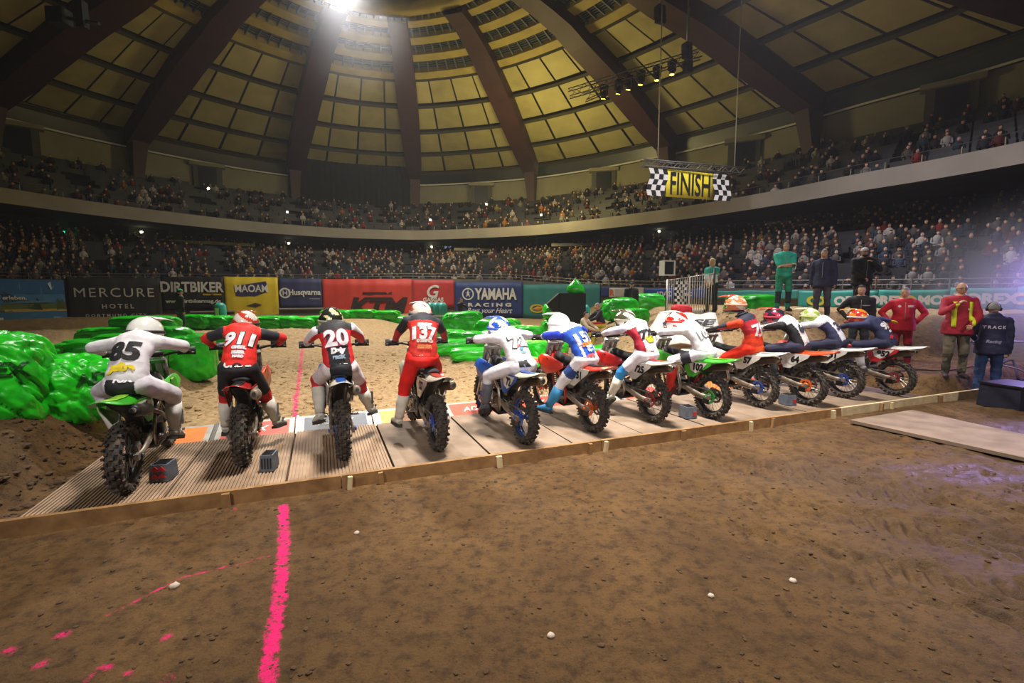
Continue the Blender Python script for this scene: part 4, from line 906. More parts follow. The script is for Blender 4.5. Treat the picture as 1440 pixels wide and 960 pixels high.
# plastics
def arch(rows, n=9, flat=2.2):
    out = []
    for y, w, z, drop in rows:
        out.append([V((w*(-1+2*j/(n-1)), y-.02*0, z-drop*abs(-1+2*j/(n-1))**flat)) for j in range(n)])
    return out
part('rear_fender', MB().sheet(arch([(.42, .085, .915, .10), (.25, .10, .915, .10), (.10, .115, .905, .085), (-.05, .125, .905, .065), (-.20, .125, .918, .05), (-.33, .115, .935, .04), (-.42, .095, .95, .03), (-.46, .06, .956, .015)]), .006), ['rfender'])
part('fender_stripe', MB().sheet(arch([(.20, .045, .917, .004), (.0, .05, .911, .004), (-.2, .05, .926, .004), (-.36, .03, .946, .003)], 5), .004), ['rstripe'], 'rear_fender')
inn = MB().sheet([[V((sx*w, y, z)) for sx in (-1, -.5, 0, .5, 1)] for w, y, z in ((.07, -.12, .88), (.085, .06, .80), (.085, .22, .73), (.075, .34, .64), (.065, .40, .52))], .02); part('inner_fender', inn, ['black'])
for sx in (-1, 1):
    pan = [(-.10, .865), (.10, .86), (.38, .84), (.44, .74), (.36, .60), (.24, .60), (.10, .70), (-.06, .80)]
    def px_(y): return sx*(.135+.012*math.sin((y+.1)*4))
    mb = MB(); vs = [(px_(y), y, z) for y, z in pan]+[(px_(y)-sx*.008, y, z) for y, z in pan]; n = len(pan)
    mb.add(vs, [tuple(range(n)) if sx < 0 else tuple(reversed(range(n))), tuple(reversed(range(n, 2*n))) if sx < 0 else tuple(range(n, 2*n))]+[(i, i+n, (i+1) % n+n, (i+1) % n) for i in range(n)]); part('side_panel', mb, ['side'])
    pl = [(-.02, .845), (.20, .835), (.33, .80), (.30, .70), (.20, .665), (.10, .715)]; mb = MB(); vs = [(px_(y)+sx*.003, y, z) for y, z in pl]; mb.add(vs, [tuple(range(6)) if sx > 0 else tuple(reversed(range(6)))]); part('number_field', mb, ['plate'], 'side_panel' if sx < 0 else 'side_panel#2')
mb = MB().sheet([[V((x*w, y, z-abs(x)**2.5*d)) for x in np.linspace(-1, 1, 9)] for y, w, z, d in ((.10, .07, .93, .02), (.20, .085, .955, .05), (.45, .095, .945, .06), (.70, .085, .945, .06), (.88, .075, .97, .06), (.96, .05, .985, .03))], .03); part('seat', mb, ['seat'])
mb = MB().sheet([[V((x*w, y, z-abs(x)**2.0*d)) for x in np.linspace(-1, 1, 7)] for y, w, z, d in ((.66, .11, .90, .12), (.80, .135, .915, .16), (.92, .13, .935, .16), (1.02, .09, .94, .10))], .02); mb.tube([(0, .90, .93), (0, .90, .985)], [.035, .03], 12, mi=1); part('fuel_tank', mb, ['tank', 'black'])
for sx in (-1, 1):
    sr = [[(.60, .80, .115), (.62, .86, .115)], [(.78, .70, .155), (.80, .90, .14)], [(.98, .66, .205), (.98, .94, .165)], [(1.12, .72, .225), (1.08, .95, .175)], [(1.24, .86, .215), (1.18, .94, .18)]]
    mb = MB().sheet([[V((sx*lerp(a[2], b_[2], t), lerp(a[0], b_[0], t), lerp(a[1], b_[1], t)+.01*math.sin(t*3.1))) for t in (0, .33, .66, 1)] for a, b_ in sr], .006); part('radiator_shroud', mb, ['shroud'])
    mb = MB(); mb.box((sx*.155, 1.02, .77), (.05, .10, .26)); part('radiator', mb, ['black'])
# forks and front end
fd = (FA-V((0, 1.085, 1.13))).normalized()
for sx in (-1, 1):
    top = V((sx*.105, 1.085, 1.13)); bot = V((sx*.105, FA.y, FA.z))
    off = V((0, -.03, -.0)); mid = top.lerp(bot, .55)+off
    part('fork_leg', MB().tube([top+off, mid], .029, 12).tube([mid, bot+off*.3], .022, 12), ['metal']); 
    part('fork_guard', MB().tube([top.lerp(bot, .60)+V((sx*.01, .03, 0)), bot+V((sx*.012, .035, .03))], [(.036, .022), (.042, .03)], 8), ['guard'], 'fork_leg' if sx < 0 else 'fork_leg#2')
mb = MB(); mb.beam((-.13, 1.065, 1.10), (.13, 1.065, 1.10), .07, .035); mb.beam((-.13, 1.15, .90), (.13, 1.15, .90), .07, .045); mb.beam((0, 1.065, 1.11), (0, 1.15, .89), .03, .03); part('triple_clamp', mb, ['accent'])
ff = MB().sheet([[V((w*x, y, z-dd*abs(x)**2.0)) for x in np.linspace(-1, 1, 7)] for y, w, z, dd in ((1.02, .05, .70, .05), (1.12, .075, .78, .05), (1.28, .095, .805, .04), (1.50, .10, .80, .04), (1.68, .085, .785, .03), (1.80, .045, .775, .01))], .005); part('front_fender', ff, ['ffender'])
fp = MB().sheet([[V((w*x, y+.05*(1-x*x), z)) for x in np.linspace(-1, 1, 7)] for z, w, y in ((.90, .06, 1.18), (1.0, .09, 1.155), (1.10, .105, 1.125), (1.16, .09, 1.10))], .006); part('number_plate', fp, ['plate'])
part('handlebar', MB().tube([(-.40, .925, 1.215), (-.23, .965, 1.205), (-.10, 1.04, 1.165), (.10, 1.04, 1.165), (.23, .965, 1.205), (.40, .925, 1.215)], .0135, 10), ['black'])
part('bar_pad', MB().tube([(-.12, 1.02, 1.195), (.12, 1.02, 1.195)], .03, 10), ['pad'], 'handlebar')
for sx in (-1, 1):
    part('grip', MB().tube([(sx*.40, .925, 1.215), (sx*.28, .952, 1.209)], .018, 10), ['rubber'], 'handlebar')
    part('lever', MB().tube([(sx*.25, .985, 1.20), (sx*.30, 1.01, 1.195), (sx*.42, .985, 1.20)], .006, 6), ['metal'], 'handlebar')
    part('hand_guard', MB().sheet([[V((sx*x, y, z)) for z in (1.17, 1.21, 1.26)] for x, y in ((.25, 1.02), (.34, 1.045), (.43, 1.01))], .005), ['guard'], 'handlebar')
part('cable', MB().tube([(-.22, 1.0, 1.21), (-.10, 1.22, 1.20), (-.02, 1.18, 1.0), (0, 1.0, .85)], .005, 5), ['rubber']); part('brake_hose', MB().tube([(.24, 1.0, 1.21), (.12, 1.22, 1.18), (.10, 1.22, .9), (-.09, 1.42, .6), (-.08, 1.47, .4)], .005, 5), ['rubber'])
BASE = dict(tyre=m_tyre, rim=m_bp, metal=m_alu, disc=m_disc, hub=m_alu, dusty=m_dusty, black=m_bp, frame=m_alu, engine=m_engine, silencer=m_dusty, accent=m_alu, seat=m_seat, tank=m_bp, rubber=m_rubber, guard=m_bp, plate=m_wplate, pad=m_bp, rstripe=m_bp)
def make_bike(cfg):
    """cfg: u, v, label, roles, plate text, yaw/roll offsets"""
    root = thing('motocross_bike', cfg['label'], 'motorcycle', gp(cfg['u'], cfg['v'], .094), 0)
    root.rotation_euler = (0, cfg.get('roll', 0), math.radians(HEAD+cfg.get('yaw', 0))); roles = dict(BASE); roles.update(cfg['roles']); made = {}
    for name, me, rl, par, loc in BP['_order']:
        o = bpy.data.objects.new(name, me); COL.objects.link(o)
        p = made.get(par) if par else root
        if par and p is None: p = root
        o.parent = p; o.location = loc if not par else V(loc)
        for i, r_ in enumerate(rl):
            mt = roles[r_]
            if isinstance(mt, str): mt = PL(mt)
            o.material_slots[i].link = 'OBJECT'; o.material_slots[i].material = mt
        k = name if name not in made else name+'#2'
        made[k] = o
    # race numbers on both side panels
    for sx, key in ((-1, 'side_panel'), (1, 'side_panel#2')):
        if cfg.get('num') and key in made:
            mb = MB(); text_on(mb, cfg['num'], .14, lambda a, b_: V((sx*(.135+.012*math.sin((.15+sx*a+.1)*4)+.0065), .15+sx*a, .765+b_)), 0, bold=.008, shear=.1); mb.build('race_number', m_kplate if roles['plate'] is m_wplate else m_wplate, made[key])
    return root, made
HEAD = 23.3
# every bike of the row, left to right
GRN, RED, ORG, WHT, BLU = '#37b226', '#b41f22', '#e5501c', '#dcdad2', '#2450a8'
def R_(main, rear=None, seat=None, hub=None, shroud=None, **k):
    d = dict(rfender=rear or main, side=main, ffender=main, shroud=shroud or main)
    if hub: d['hub'] = PL(hub) if isinstance(hub, str) else hub
    d.update(k); return d
BIKES = [
 dict(u=.66, v=.43, num='85', label='green motocross bike with dark under-fender, leftmost of the row', roles=R_(GRN, hub='#2c2c2e', rstripe=PL('#8fce3a'), accent=PL('#2f9a28'), inner=m_bp, silencer=m_bp)),
 dict(u=1.58, v=.82, num='911', label='red motocross bike under the rider numbered 911', roles=R_(RED, rstripe=m_bp, frame=m_bp)),
 dict(u=2.60, v=.63, num='20', label='white-tailed motocross bike with blue seat front under rider 20', roles=R_(WHT, rear='#d8d3c4', rstripe=PL(BLU), shroud=BLU, hub=BLU, seat=m_seat)),
 dict(u=3.66, v=.52, num='137', label='dusty white motocross bike leaning beside rider 137', roles=R_('#bdb6a8', frame=m_bp, hub=BLU, rstripe=PL('#b4433a'), silencer=m_dusty)),
 dict(u=4.73, v=.36, num='72', label='cream-tailed blue and white motocross bike under rider 72', roles=R_(WHT, rear='#cfc6ac', side=PL(BLU), rstripe=PL(BLU), hub=BLU, ffender=BLU, shroud=BLU, rim=PL('#1c3f86'))),
 dict(u=5.79, v=.47, num='151', label='red motocross bike with orange hub under the blue rider 151', roles=R_('#d2351f', hub='#d8601f', side=m_wplate, frame=PL('#b3241c'), silencer=m_dusty)),
 dict(u=6.88, v=.57, num='725', label='white motocross bike with grey silencer and white plate under rider 725', roles=R_('#d5d0c6', rstripe=PL(RED), hub='#8f2430', shroud=RED, silencer=m_dusty)),
 dict(u=7.83, v=.40, num='102', label='green motocross bike carrying side plate 102', roles=R_('#3fae2e', hub='#2e8a3a', rstripe=PL('#86c63a'), plate=m_wplate, side='#3fae2e')),
 dict(u=9.13, v=.66, num='57', label='white motocross bike under the tall orange-trousered rider', roles=R_('#dad8d0', hub='#27408c', rstripe=PL('#bfd8cc'), side=m_wplate)),
 dict(u=10.01, v=.47, num='64', label='orange motocross bike with side plate 64', roles=R_(ORG, hub='#d8601f', side=m_wplate, frame=PL('#d8601f'), rstripe=PL('#e8742a'))),
 dict(u=11.16, v=.60, num='31', label='white motocross bike with blue hub, second from the right end of the row', roles=R_('#dcdad6', hub='#27408c', side=m_wplate, shroud='#d0402c')),
 dict(u=12.22, v=.38, num='952', label='red and white motocross bike with side plate 952 at the right end', roles=R_('#c22a30', rear='#d9d6d2', hub='#7a2a2e', rstripe=m_wplate, side='#c22a30')),
]
# ============================================================ FIGURES
m_skin = SKIN[0]
def ik(a, b, l1, l2, pole):
    a, b = V(a), V(b); d = b-a; L = min(d.length, (l1+l2)*.995); dn = d.normalized(); b2 = a+dn*L
    x = (l1*l1-l2*l2+L*L)/(2*L); h = math.sqrt(max(0, l1*l1-x*x)); p = V(pole); p = (p-dn*p.dot(dn)).normalized()
    return a+dn*x+p*h, b2
def remeshed(name, mb, voxel, mats, parent, smooth=4, wrinkle=0, wscale=9, assign=None, seed=0):
    me = mb.mesh(name, mats); o = bpy.data.objects.new(name, me); COL.objects.link(o)
    m = o.modifiers.new('r', 'REMESH'); m.mode = 'VOXEL'; m.voxel_size = voxel; m.use_smooth_shade = True
    if smooth: s_ = o.modifiers.new('s', 'SMOOTH'); s_.iterations = smooth; s_.factor = .5
    dg = bpy.context.evaluated_depsgraph_get(); ev = o.evaluated_get(dg); me2 = bpy.data.meshes.new_from_object(ev); bpy.data.objects.remove(o); bpy.data.meshes.remove(me)
    n = len(me2.vertices); co = np.empty(n*3, np.float32); me2.vertices.foreach_get('co', co); co = co.reshape(-1, 3).astype(float)
    if wrinkle:
        no = np.empty(n*3, np.float32); me2.vertices.foreach_get('normal', no); no = no.reshape(-1, 3)
        w = fbm(co[:, 0]*wscale*.6+co[:, 2]*wscale*.8+seed, co[:, 1]*wscale*.6+co[:, 2]*wscale*1.3+seed*.7, 3); w = w+.6*(.25-np.abs(fbm(co[:, 0]*wscale+5+seed, co[:, 2]*wscale*1.5+co[:, 1]*wscale, 2)))
        co = co+no*(w*wrinkle)[:, None]; me2.vertices.foreach_set('co', co.ravel())
    me2.name = name; me2.materials.clear()
    for m_ in mats: me2.materials.append(m_)
    k = len(me2.polygons)
    if assign:
        c = np.empty(k*3, np.float32); me2.polygons.foreach_get('center', c); me2.polygons.foreach_set('material_index', np.asarray(assign(c.reshape(-1, 3).astype(float)), np.int32))
    me2.polygons.foreach_set('use_smooth', np.ones(k, bool)); me2.update()
    return link(name, me2, parent)
def segd(c, a, b):
    a = np.array(a); b = np.array(b); ab = b-a; t = np.clip(((c-a)@ab)/max(1e-9, ab@ab), 0, 1); return np.linalg.norm(c-(a+t[:, None]*ab), axis=1), t
def torso_mb(mb, J, infl=0.0, neck=True, belly=0.0, wd=1.0):
    """elliptical rings along the bent spine"""
    P, Cn = J['pelvis'], J['chest']; rx = J['rx']; pts = []; spine = J['spine']
    prof = [(0.0, .125, .10), (.06, .165, .125), (.20, .165, .125+belly*.6), (.42, .15, .112+belly), (.65, .168, .122+belly*.5), (.85, .185, .118), (.96, .150, .10), (1.04, .085, .075)]
    rings = []; n = 16
    def sp(t): 
        t = max(0, min(1.1, t)); k = t*(len(spine)-1); i = min(int(k), len(spine)-2); return spine[i].lerp(spine[i+1], k-i)
    for t, w, d in prof:
        c = sp(t); tg = (sp(t+.05)-sp(t-.05)).normalized(); fx = tg.cross(rx).normalized()  # front
        rings.append([c+rx*math.cos(a)*(w*wd+infl)+fx*math.sin(a)*(d*wd+infl) for a in [2*math.pi*j/n for j in range(n)]])
    vs = [p for r in rings for p in r]; k = len(rings)
    mb.add(vs, [(i*n+j, i*n+(j+1) % n, (i+1)*n+(j+1) % n, (i+1)*n+j) for i in range(k-1) for j in range(n)]+[tuple(reversed(range(n))), tuple((k-1)*n+j for j in range(n))])
def limb(mb, a, b, ra, rb, mid=None, n=10):
    a, b = V(a), V(b); rm = mid or (ra+rb)/2
    mb.tube([a, a.lerp(b, .3), a.lerp(b, .7), b], [ra, lerp(ra, rm, .9), lerp(rb, rm, .7), rb], n); mb.ell(a, ra*.99, None, 10, 8); mb.ell(b, rb*.99, None, 10, 8)
def joints(pelvis, head, twist=0, bend=.06, side=V((1, 0, 0)), sc=1.0):
    P, H = V(pelvis), V(head); d = (H-P); rx = side.normalized(); rx = (Matrix.Rotation(twist, 3, 'Z')@rx)
    u = d.normalized(); rx = (rx-u*rx.dot(u)).normalized(); fr = u.cross(rx).normalized()   # points forward for side=+X, up=+Z -> fr = z x x = +y
    C_ = P+u*.46*sc; J = dict(pelvis=P, head=H, rx=rx, u=u, fr=fr, sc=sc)
    J['chest'] = C_; J['spine'] = [P-u*.05, P+u*.10-fr*bend*.5, P+u*.24-fr*bend, P+u*.37-fr*bend*.75, C_-fr*bend*.1, C_+u*.07*sc+fr*.01]
    for s_, n in ((-1, 'L'), (1, 'R')): J['sh'+n] = C_+rx*s_*.185*sc-u*.015-fr*bend*.2; J['hip'+n] = P+rx*s_*.095
    J['neck'] = C_+u*.06*sc
    return J
def face_head(root, c, fwd, up, hair=None, skin=m_skin, name='head', beard=None, bald=False, longhair=False, sc=1.0):
    """head with brow, nose, lips, chin and ears; returned as mesh to merge visually with the body"""
    fwd = V(fwd).normalized(); up = V(up); up = (up-fwd*up.dot(fwd)).normalized(); rt = fwd.cross(up); R = Matrix((rt, fwd, up)).transposed()
    def fn(p):
        q = V(p); x, y, z = q
        if z < 0: q.x *= 1-.28*abs(z)**1.2; q.y = y*(1-.12*abs(z)) + .10*(-z)*(1 if y > 0 else .2)
        if y > 0: 
            q.y += .22*math.exp(-((x/.14)**2+((z+.12)/.16)**2))           # nose
            q.y -= .12*math.exp(-(((abs(x)-.38)/.16)**2+((z-.10)/.12)**2))  # eye sockets
            q.y += .05*math.exp(-(((z-.28)/.10)**2+(x/.5)**2))             # brow
            q.y += .07*math.exp(-((x/.24)**2+((z+.48)/.08)**2))            # lips
            q.y += .08*math.exp(-((x/.25)**2+((z+.80)/.14)**2))            # chin
        return q
    h = MB().ell((0, 0, 0), (.076*sc, .096*sc, .118*sc), None, 28, 22, fn=fn)
    for s_ in (-1, 1): h.ell((s_*.077*sc, -.005, -.004), (.010, .018, .03), None, 6, 6)
    T = lambda q: V(c)+R@V(q); h.v = [tuple(T(q)) for q in h.v]; o = h.build('head', [skin], root)
    e = MB()
    for s_ in (-1, 1): e.ell(T((s_*.029*sc, .083*sc, .012*sc)), (.011, .006, .006), R, 8, 6)
    e.build('eyes', M('eye', '#1c1512', .2, var=0), o); l = MB().ell(T((0, .096*sc, -.058*sc)), (.022, .006, .006), R, 8, 6); l.build('lips', M('lips', '#9a5548', .5, var=0), o)
    if hair is not None and not bald:
        def hf(p):
            q = V(p); 
            if q.y > .25 and q.z < .45: q = q*.82
            if q.z < -.25 and not longhair: q = q*.78
            return q
        hm = MB().ell((0, -.008, .012), (.084*sc, .103*sc, .118*sc) if not longhair else (.095*sc, .105*sc, .14*sc), None, 20, 14, fn=hf); hm.v = [tuple(T(q)) for q in hm.v]; hm.build('hair', hair, o)
    if beard is not None:
        bm_ = MB().ell((0, .028, -.075), (.060*sc, .068*sc, .055*sc), None, 14, 8); bm_.v = [tuple(T(q)) for q in bm_.v]; bm_.build('beard', beard, o)
    return o, T, R
def hand_mb(c, d, palm_n, thumb_side, curl=.5, sc=1.0):
    """palm with four unequal fingers and a thumb; d = direction wrist->knuckles, palm_n = palm facing"""
    d = V(d).normalized(); n = V(palm_n); n = (n-d*n.dot(d)).normalized(); s_ = d.cross(n)*thumb_side; c = V(c); mb = MB()
    R = Matrix((s_, d, n)).transposed() if True else None
    mb.tube([c, c+d*.03*sc, c+d*.085*sc], [(.028*sc, .017*sc), (.038*sc, .018*sc), (.040*sc, .015*sc)], 8, up=n)
    for k, (o, l) in enumerate(((.030, .070), (.010, .080), (-.010, .074), (-.029, .058))):
        p0 = c+d*.078*sc+s_*o*sc; a = curl*1.0; p1 = p0+(d*math.cos(a*.7)+n*math.sin(a*.7))*l*.42*sc; p2 = p1+(d*math.cos(a*1.6)+n*math.sin(a*1.6))*l*.33*sc; p3 = p2+(d*math.cos(a*2.3)+n*math.sin(a*2.3))*l*.25*sc
        mb.tube([p0, p1, p2, p3], [.0095*sc, .009*sc, .008*sc, .006*sc], 6)
    p0 = c+d*.028*sc+s_*.030*sc; p1 = p0+(s_*.75+d*.55+n*.35).normalized()*.036*sc; p2 = p1+(s_*.25+d*.8+n*.55).normalized()*.028*sc; mb.tube([p0, p1, p2], [.012*sc, .010*sc, .008*sc], 6)
    return mb
def boot_mb(knee, ankle, toe, sc=1.0, tall=True):
    """moto boot: shaft, ankle, foot, thick sole, buckles"""
    K, A, T_ = V(knee), V(ankle), V(toe); up = (K-A).normalized(); f = (T_-A); f.normalize(); 
    sh = MB(); top = A+up*(.30 if tall else .10)*sc
    side = f.cross(up).normalized(); fr = up.cross(side).normalized()*-1
    if fr.dot(f) < 0: fr = -fr
    sh.tube([top, top.lerp(A, .35)-fr*.008, top.lerp(A, .8), A+up*.01], [(.070*sc, .076*sc), (.070*sc, .080*sc), (.054*sc, .062*sc), (.054*sc, .064*sc)] if tall else [(.05, .055)]*4, 12, up=fr)
    dn = side.cross(f).normalized(); dn = -dn if dn.dot(up) > 0 else dn
    hl = A-f*.055*sc+dn*.045*sc; 
    sh.tube([hl, A-f*.02*sc+dn*.02*sc, A+f*.06*sc+dn*.035*sc, A+f*.13*sc+dn*.052*sc, A+f*.185*sc+dn*.060*sc, A+f*.205*sc+dn*.064*sc], [(.030*sc, .03*sc), (.044*sc, .055*sc), (.047*sc, .048*sc), (.050*sc, .036*sc), (.044*sc, .028*sc), (.025*sc, .018*sc)], 12, up=dn)
    so = MB(); pl = [(-.075, -.032), (-.04, -.042), (.06, -.046), (.14, -.052), (.20, -.036), (.22, 0), (.20, .036), (.14, .052), (.06, .046), (-.04, .042), (-.075, .032)]
    base = A+dn*.085*sc; Tm = Matrix.Translation(base) @ Matrix((f, side, dn)).transposed().to_4x4(); so.prism([(x*sc, y*sc) for x, y in pl], Tm, .028*sc)
    bk = MB()
    if tall:
        for k in range(3):
            p = top.lerp(A, .22+.28*k); bk.tube([p+fr*.045+up*.011+side*(-.03), p+fr*.066+up*.008, p+fr*.045+up*.004+side*.045, p+fr*.0+side*.072], (.004, .009), 6, up=up)
        bk.beam(A+f*.03*sc+side*.055*sc, A+f*.09*sc+side*.054*sc, .012, .03)
        bk.box(top.lerp(A, .5)+side*.07*sc, (.02, .03, .16))
    return sh, so, bk
def gcol(h): return M('gear '+h, h, .72, var=.08, scale=11, bump=.35)
def ground_hand(): pass
LA1, LA2, LL1, LL2 = .295, .275, .43, .42
RA1, RA2 = .272, .248
def glove_on_grip(root, g, sx, mat, wr, el):
    """fist round the grip: palm from behind and above, fingers over the front and under"""
    mb = MB(); g = V(g); x = V((sx, 0, 0)); d_ = (el-wr).normalized()
    mb.tube([wr+d_*.075, wr+d_*.02, g+V((0, -.06, .014))], [.036, .034, (.040, .024)], 10)
    mb.tube([g+V((0, -.075, .012)), g+V((0, -.045, .018)), g+V((0, -.012, .026))], [(.030, .020), (.042, .020), (.044, .015)], 8, up=(0, 0, 1))
    for k, (o, l) in enumerate(((-.030, 1), (-.010, 1.08), (.011, 1.02), (.030, .85))):
        b = g+x*o; mb.tube([b+V((0, -.006, .028)), b+V((0, .020*l, .024)), b+V((0, .028*l, -.002)), b+V((0, .016*l, -.024)), b+V((0, -.004, -.026))], [.0105, .0105, .010, .0095, .008], 6)
    b = g-x*.042; mb.tube([b+V((0, -.045, .010))+x*.012, b+V((0, -.02, -.008)), b+V((0, .010, -.024)), b+V((0, .022, -.018))+x*.012], [.013, .012, .011, .009], 6)
    return mb.build('glove', mat, root)
def helmet(root, c, yaw, pitch, cols, peak=True, roll=0, goggle='#22242a', strap='#c02a2a', graphic=None, back=None):
    Rm = Matrix.Rotation(yaw, 3, 'Z') @ Matrix.Rotation(pitch, 3, 'X') @ Matrix.Rotation(roll, 3, 'Y'); c = V(c); T = lambda q: c+Rm@V(q)
    def fn(p):
        q = V(p); x, y, z = q
        if y > 0 and z < .05: k = math.exp(-((z+.62)/.30)**2)*max(0, y)**.6; q.y += .52*k*(1-.35*abs(x)); q.x *= 1-.22*k
        if y > .35 and -.42 < z < .34: q.y -= .30*math.exp(-((z+.04)/.24)**2)*max(0, 1-(x/.85)**4)
        if z < -.72: q.z = -.72-(abs(z)-.72)*.25
        if y < -.2 and z < -.2: q.y += .10*(-z-.2)
        return q
    sh = MB().ell((0, 0, 0), (.147, .182, .166), None, 44, 34, fn=fn)
    def zone(i_f):
        f = sh.f[i_f]; q = sum((V(sh.v[i]) for i in f), V())/4; n = V((q.x/.147, q.y/.182, q.z/.166))
        if n.y > .35 and -.34 < n.z < .26 and abs(n.x) < .72: return 3
        if n.z < -.5: return 2
        g = math.sin(n.x*5+n.z*7+graphic) + math.sin(n.y*6-n.z*4+graphic*2) if graphic is not None else -9
        return 1 if g > .35 else 0
    sh.m = [zone(i) for i in range(len(sh.f))]; sh.v = [tuple(T(q)) for q in sh.v]
    o = sh.build('helmet', [M('shell '+x, x, .22, var=.04, coat=.5) for x in cols[:3]]+[m_bp], root)
    if peak:
        pk = MB().sheet([[V((w*x, y, z+.022*(1-x*x))) for x in np.linspace(-1, 1, 7)] for y, w, z in ((.02, .085, .150), (.10, .105, .150), (.19, .105, .150), (.27, .085, .142))], .006); pk.v = [tuple(T(q)) for q in pk.v]; pk.build('visor_peak', M('shell '+cols[min(3, len(cols)-1)], cols[min(3, len(cols)-1)], .25, var=.04, coat=.5), o)
    gg = MB().sheet([[V((math.sin(a)*.112, .04+math.cos(a)*.122, z)) for z in (-.035, -.01, .02, .045)] for a in np.linspace(-.95, .95, 9)], .02); gg.v = [tuple(T(q)) for q in gg.v]; gg.build('goggles', M('goggle '+goggle, goggle, .15, var=0), o)
    sb = MB().tube([T((math.sin(a)*.151, math.cos(a)*.186-.0, .006+.012*math.cos(a))) for a in np.linspace(.75, 2*math.pi-.75, 22)], (.004, .019), 6, up=Rm@V((0, 0, 1))); sb.build('goggle_strap', M('strap '+strap, strap, .6, var=0), o)
    if back:   # small print on the back of the shell
        mb = MB(); text_on(mb, back[0], .055, lambda a, b_: T((a, -.186+abs(a)*.12, b_+.02)), 0, bold=.004); mb.build('helmet_print', gcol(back[1]), o)
    vent = MB()
    for k in (-1, 0, 1): vent.ell(T((k*.045, -.168+abs(k)*.012, -.055)), (.013, .006, .008), Rm, 8, 5)
    vent.build('vent', m_bp, o)
    return o
def rider(cfg, bike):
    root = thing('person', cfg['label'], 'person', bike.location); root.rotation_euler = bike.rotation_euler
    pel, hd = V(cfg['pel'])+V((0, -.10, -.05)), cfg['head']; dz = hd[1]-pel.z; dx = hd[0]-pel.x; cz = min(hd[1]-.085-pel.z, .44); cx = dx*.7; C0 = pel+V((cx, math.sqrt(max(.01, .46**2-cz*cz-cx*cx)), cz)); H = V((hd[0], C0.y+.135, hd[1]))
    J = joints(pel, C0, cfg.get('twist', 0), cfg.get('bend', .075)); J['head'] = H; J['neck'] = C0.lerp(H, .34); P = {}
    grips = {'L': V((-.345, .937, 1.212)), 'R': V((.345, .937, 1.212))}
    for n, s_ in (('L', -1), ('R', 1)):
        g = cfg.get('hand'+n); w = (grips[n]+V((0, -.085, .015))) if g is None else V(g)
        e, w2 = ik(J['sh'+n], w, RA1, RA2, V((s_*1.0, -.25, cfg.get('elb', .12)))); P['el'+n] = e; P['wr'+n] = w2
        an = V(cfg['foot'+n][0]); td = V(cfg['foot'+n][1]).normalized(); k, an2 = ik(J['hip'+n], an, LL1, LL2, V((s_*cfg.get('kout', .35), 1, .25))); P['kn'+n] = k; P['an'+n] = an2; P['toe'+n] = an2+td*.2
    cj, cs, cp = cfg['jersey'], cfg.get('sleeve', cfg['jersey']), cfg['pants']
    vx = .017
    # body
    b = MB(); torso_mb(b, J, -.008); b.ell(H, (.075, .09, .11)); b.tube([J['chest'], H], .055, 10)
    for n in 'LR':
        limb(b, J['sh'+n], P['el'+n], .048, .038); limb(b, P['el'+n], P['wr'+n], .038, .028); limb(b, J['hip'+n], P['kn'+n], .078, .053); limb(b, P['kn'+n], P['an'+n], .052, .038, .050)
    remeshed('body', b, .026, [m_skin], root, 3)
    # jersey
    b = MB(); torso_mb(b, J, .012, wd=cfg.get('wd', 1.0)); b.tube([J['chest']-J['u']*.03, J['neck']+(H-J['neck'])*.2], [.10, .066], 12)
    for n in 'LR':
        b.tube([J['chest']-J['u']*.02, J['sh'+n]], [.09, .076], 10); limb(b, J['sh'+n], P['el'+n], .074, .058, .066); limb(b, P['el'+n], P['wr'+n]+(P['el'+n]-P['wr'+n]).normalized()*.045, .056, .036, .050)
    rx = J['rx']; cen = J['pelvis']; cc = np.array(cen); rxa, ua, fa = np.array(rx), np.array(J['u']), np.array(J['fr'])
    style = cfg.get('style', 'plain')
    def asg(c):
        da = np.full(len(c), 9.0); tt = np.zeros(len(c))
        for n in 'LR':
            for a, q, o in ((J['sh'+n], P['el'+n], 0), (P['el'+n], P['wr'+n], 1)):
                d, t = segd(c, a, q); m_ = d < da; da = np.where(m_, d, da); tt = np.where(m_, t+o, tt)
        lat = (c-cc)@rxa; h = (c-cc)@ua; out = np.zeros(len(c), int)
        arm = np.abs(lat)/J['sc'] > .19; out[arm] = 1
        if style == 'panel': out[(np.abs(lat) > .125) & ~arm] = 2
        if style == 'yoke': out[(h > .43) & ~(np.abs(lat) > .30)] = 2
        if style == 'hem': out[(h < .22)] = 2; out[(h > .44) & (np.abs(lat) < .3)] = 3
        if style == 'stripe': out[(np.abs(np.abs(lat)-.115) < .016) & (h < .27)] = 2; out[(h > .43) & (np.abs(lat) < .22)] = 2
        if style == 'side': out[(np.abs(lat) > .115) & (h < .40)] = 2
        if cfg.get('cuff'): out[(tt > 1.45) & arm] = 3
        if cfg.get('upper'): out[(tt < .72) & arm] = 2
        return out
    jm = [gcol(cj), gcol(cs), gcol(cfg.get('third', cj)), gcol(cfg.get('fourth', cfg.get('cuff') or cj))]
    je = remeshed('jersey', b, vx, jm, root, 3, .010, 8, asg, cfg['seed'])
    # trousers
    b = MB(); pr = J['pelvis']; b.ell(pr+J['u']*.06, (.178, .142, .12), None, 14, 10); b.ell(pr-J['u']*.03+V((0, 0, .01)), (.185, .155, .11), None, 14, 10)
    for n in 'LR':
        bt = P['an'+n]+(P['kn'+n]-P['an'+n]).normalized()*.24; limb(b, J['hip'+n], P['kn'+n], .112, .078, .098); limb(b, P['kn'+n], bt, .076, .062, .07); b.ell(P['kn'+n]+V((0, .012, .0)), .079, None, 10, 8)
    ps = cfg.get('pstyle', 'plain')
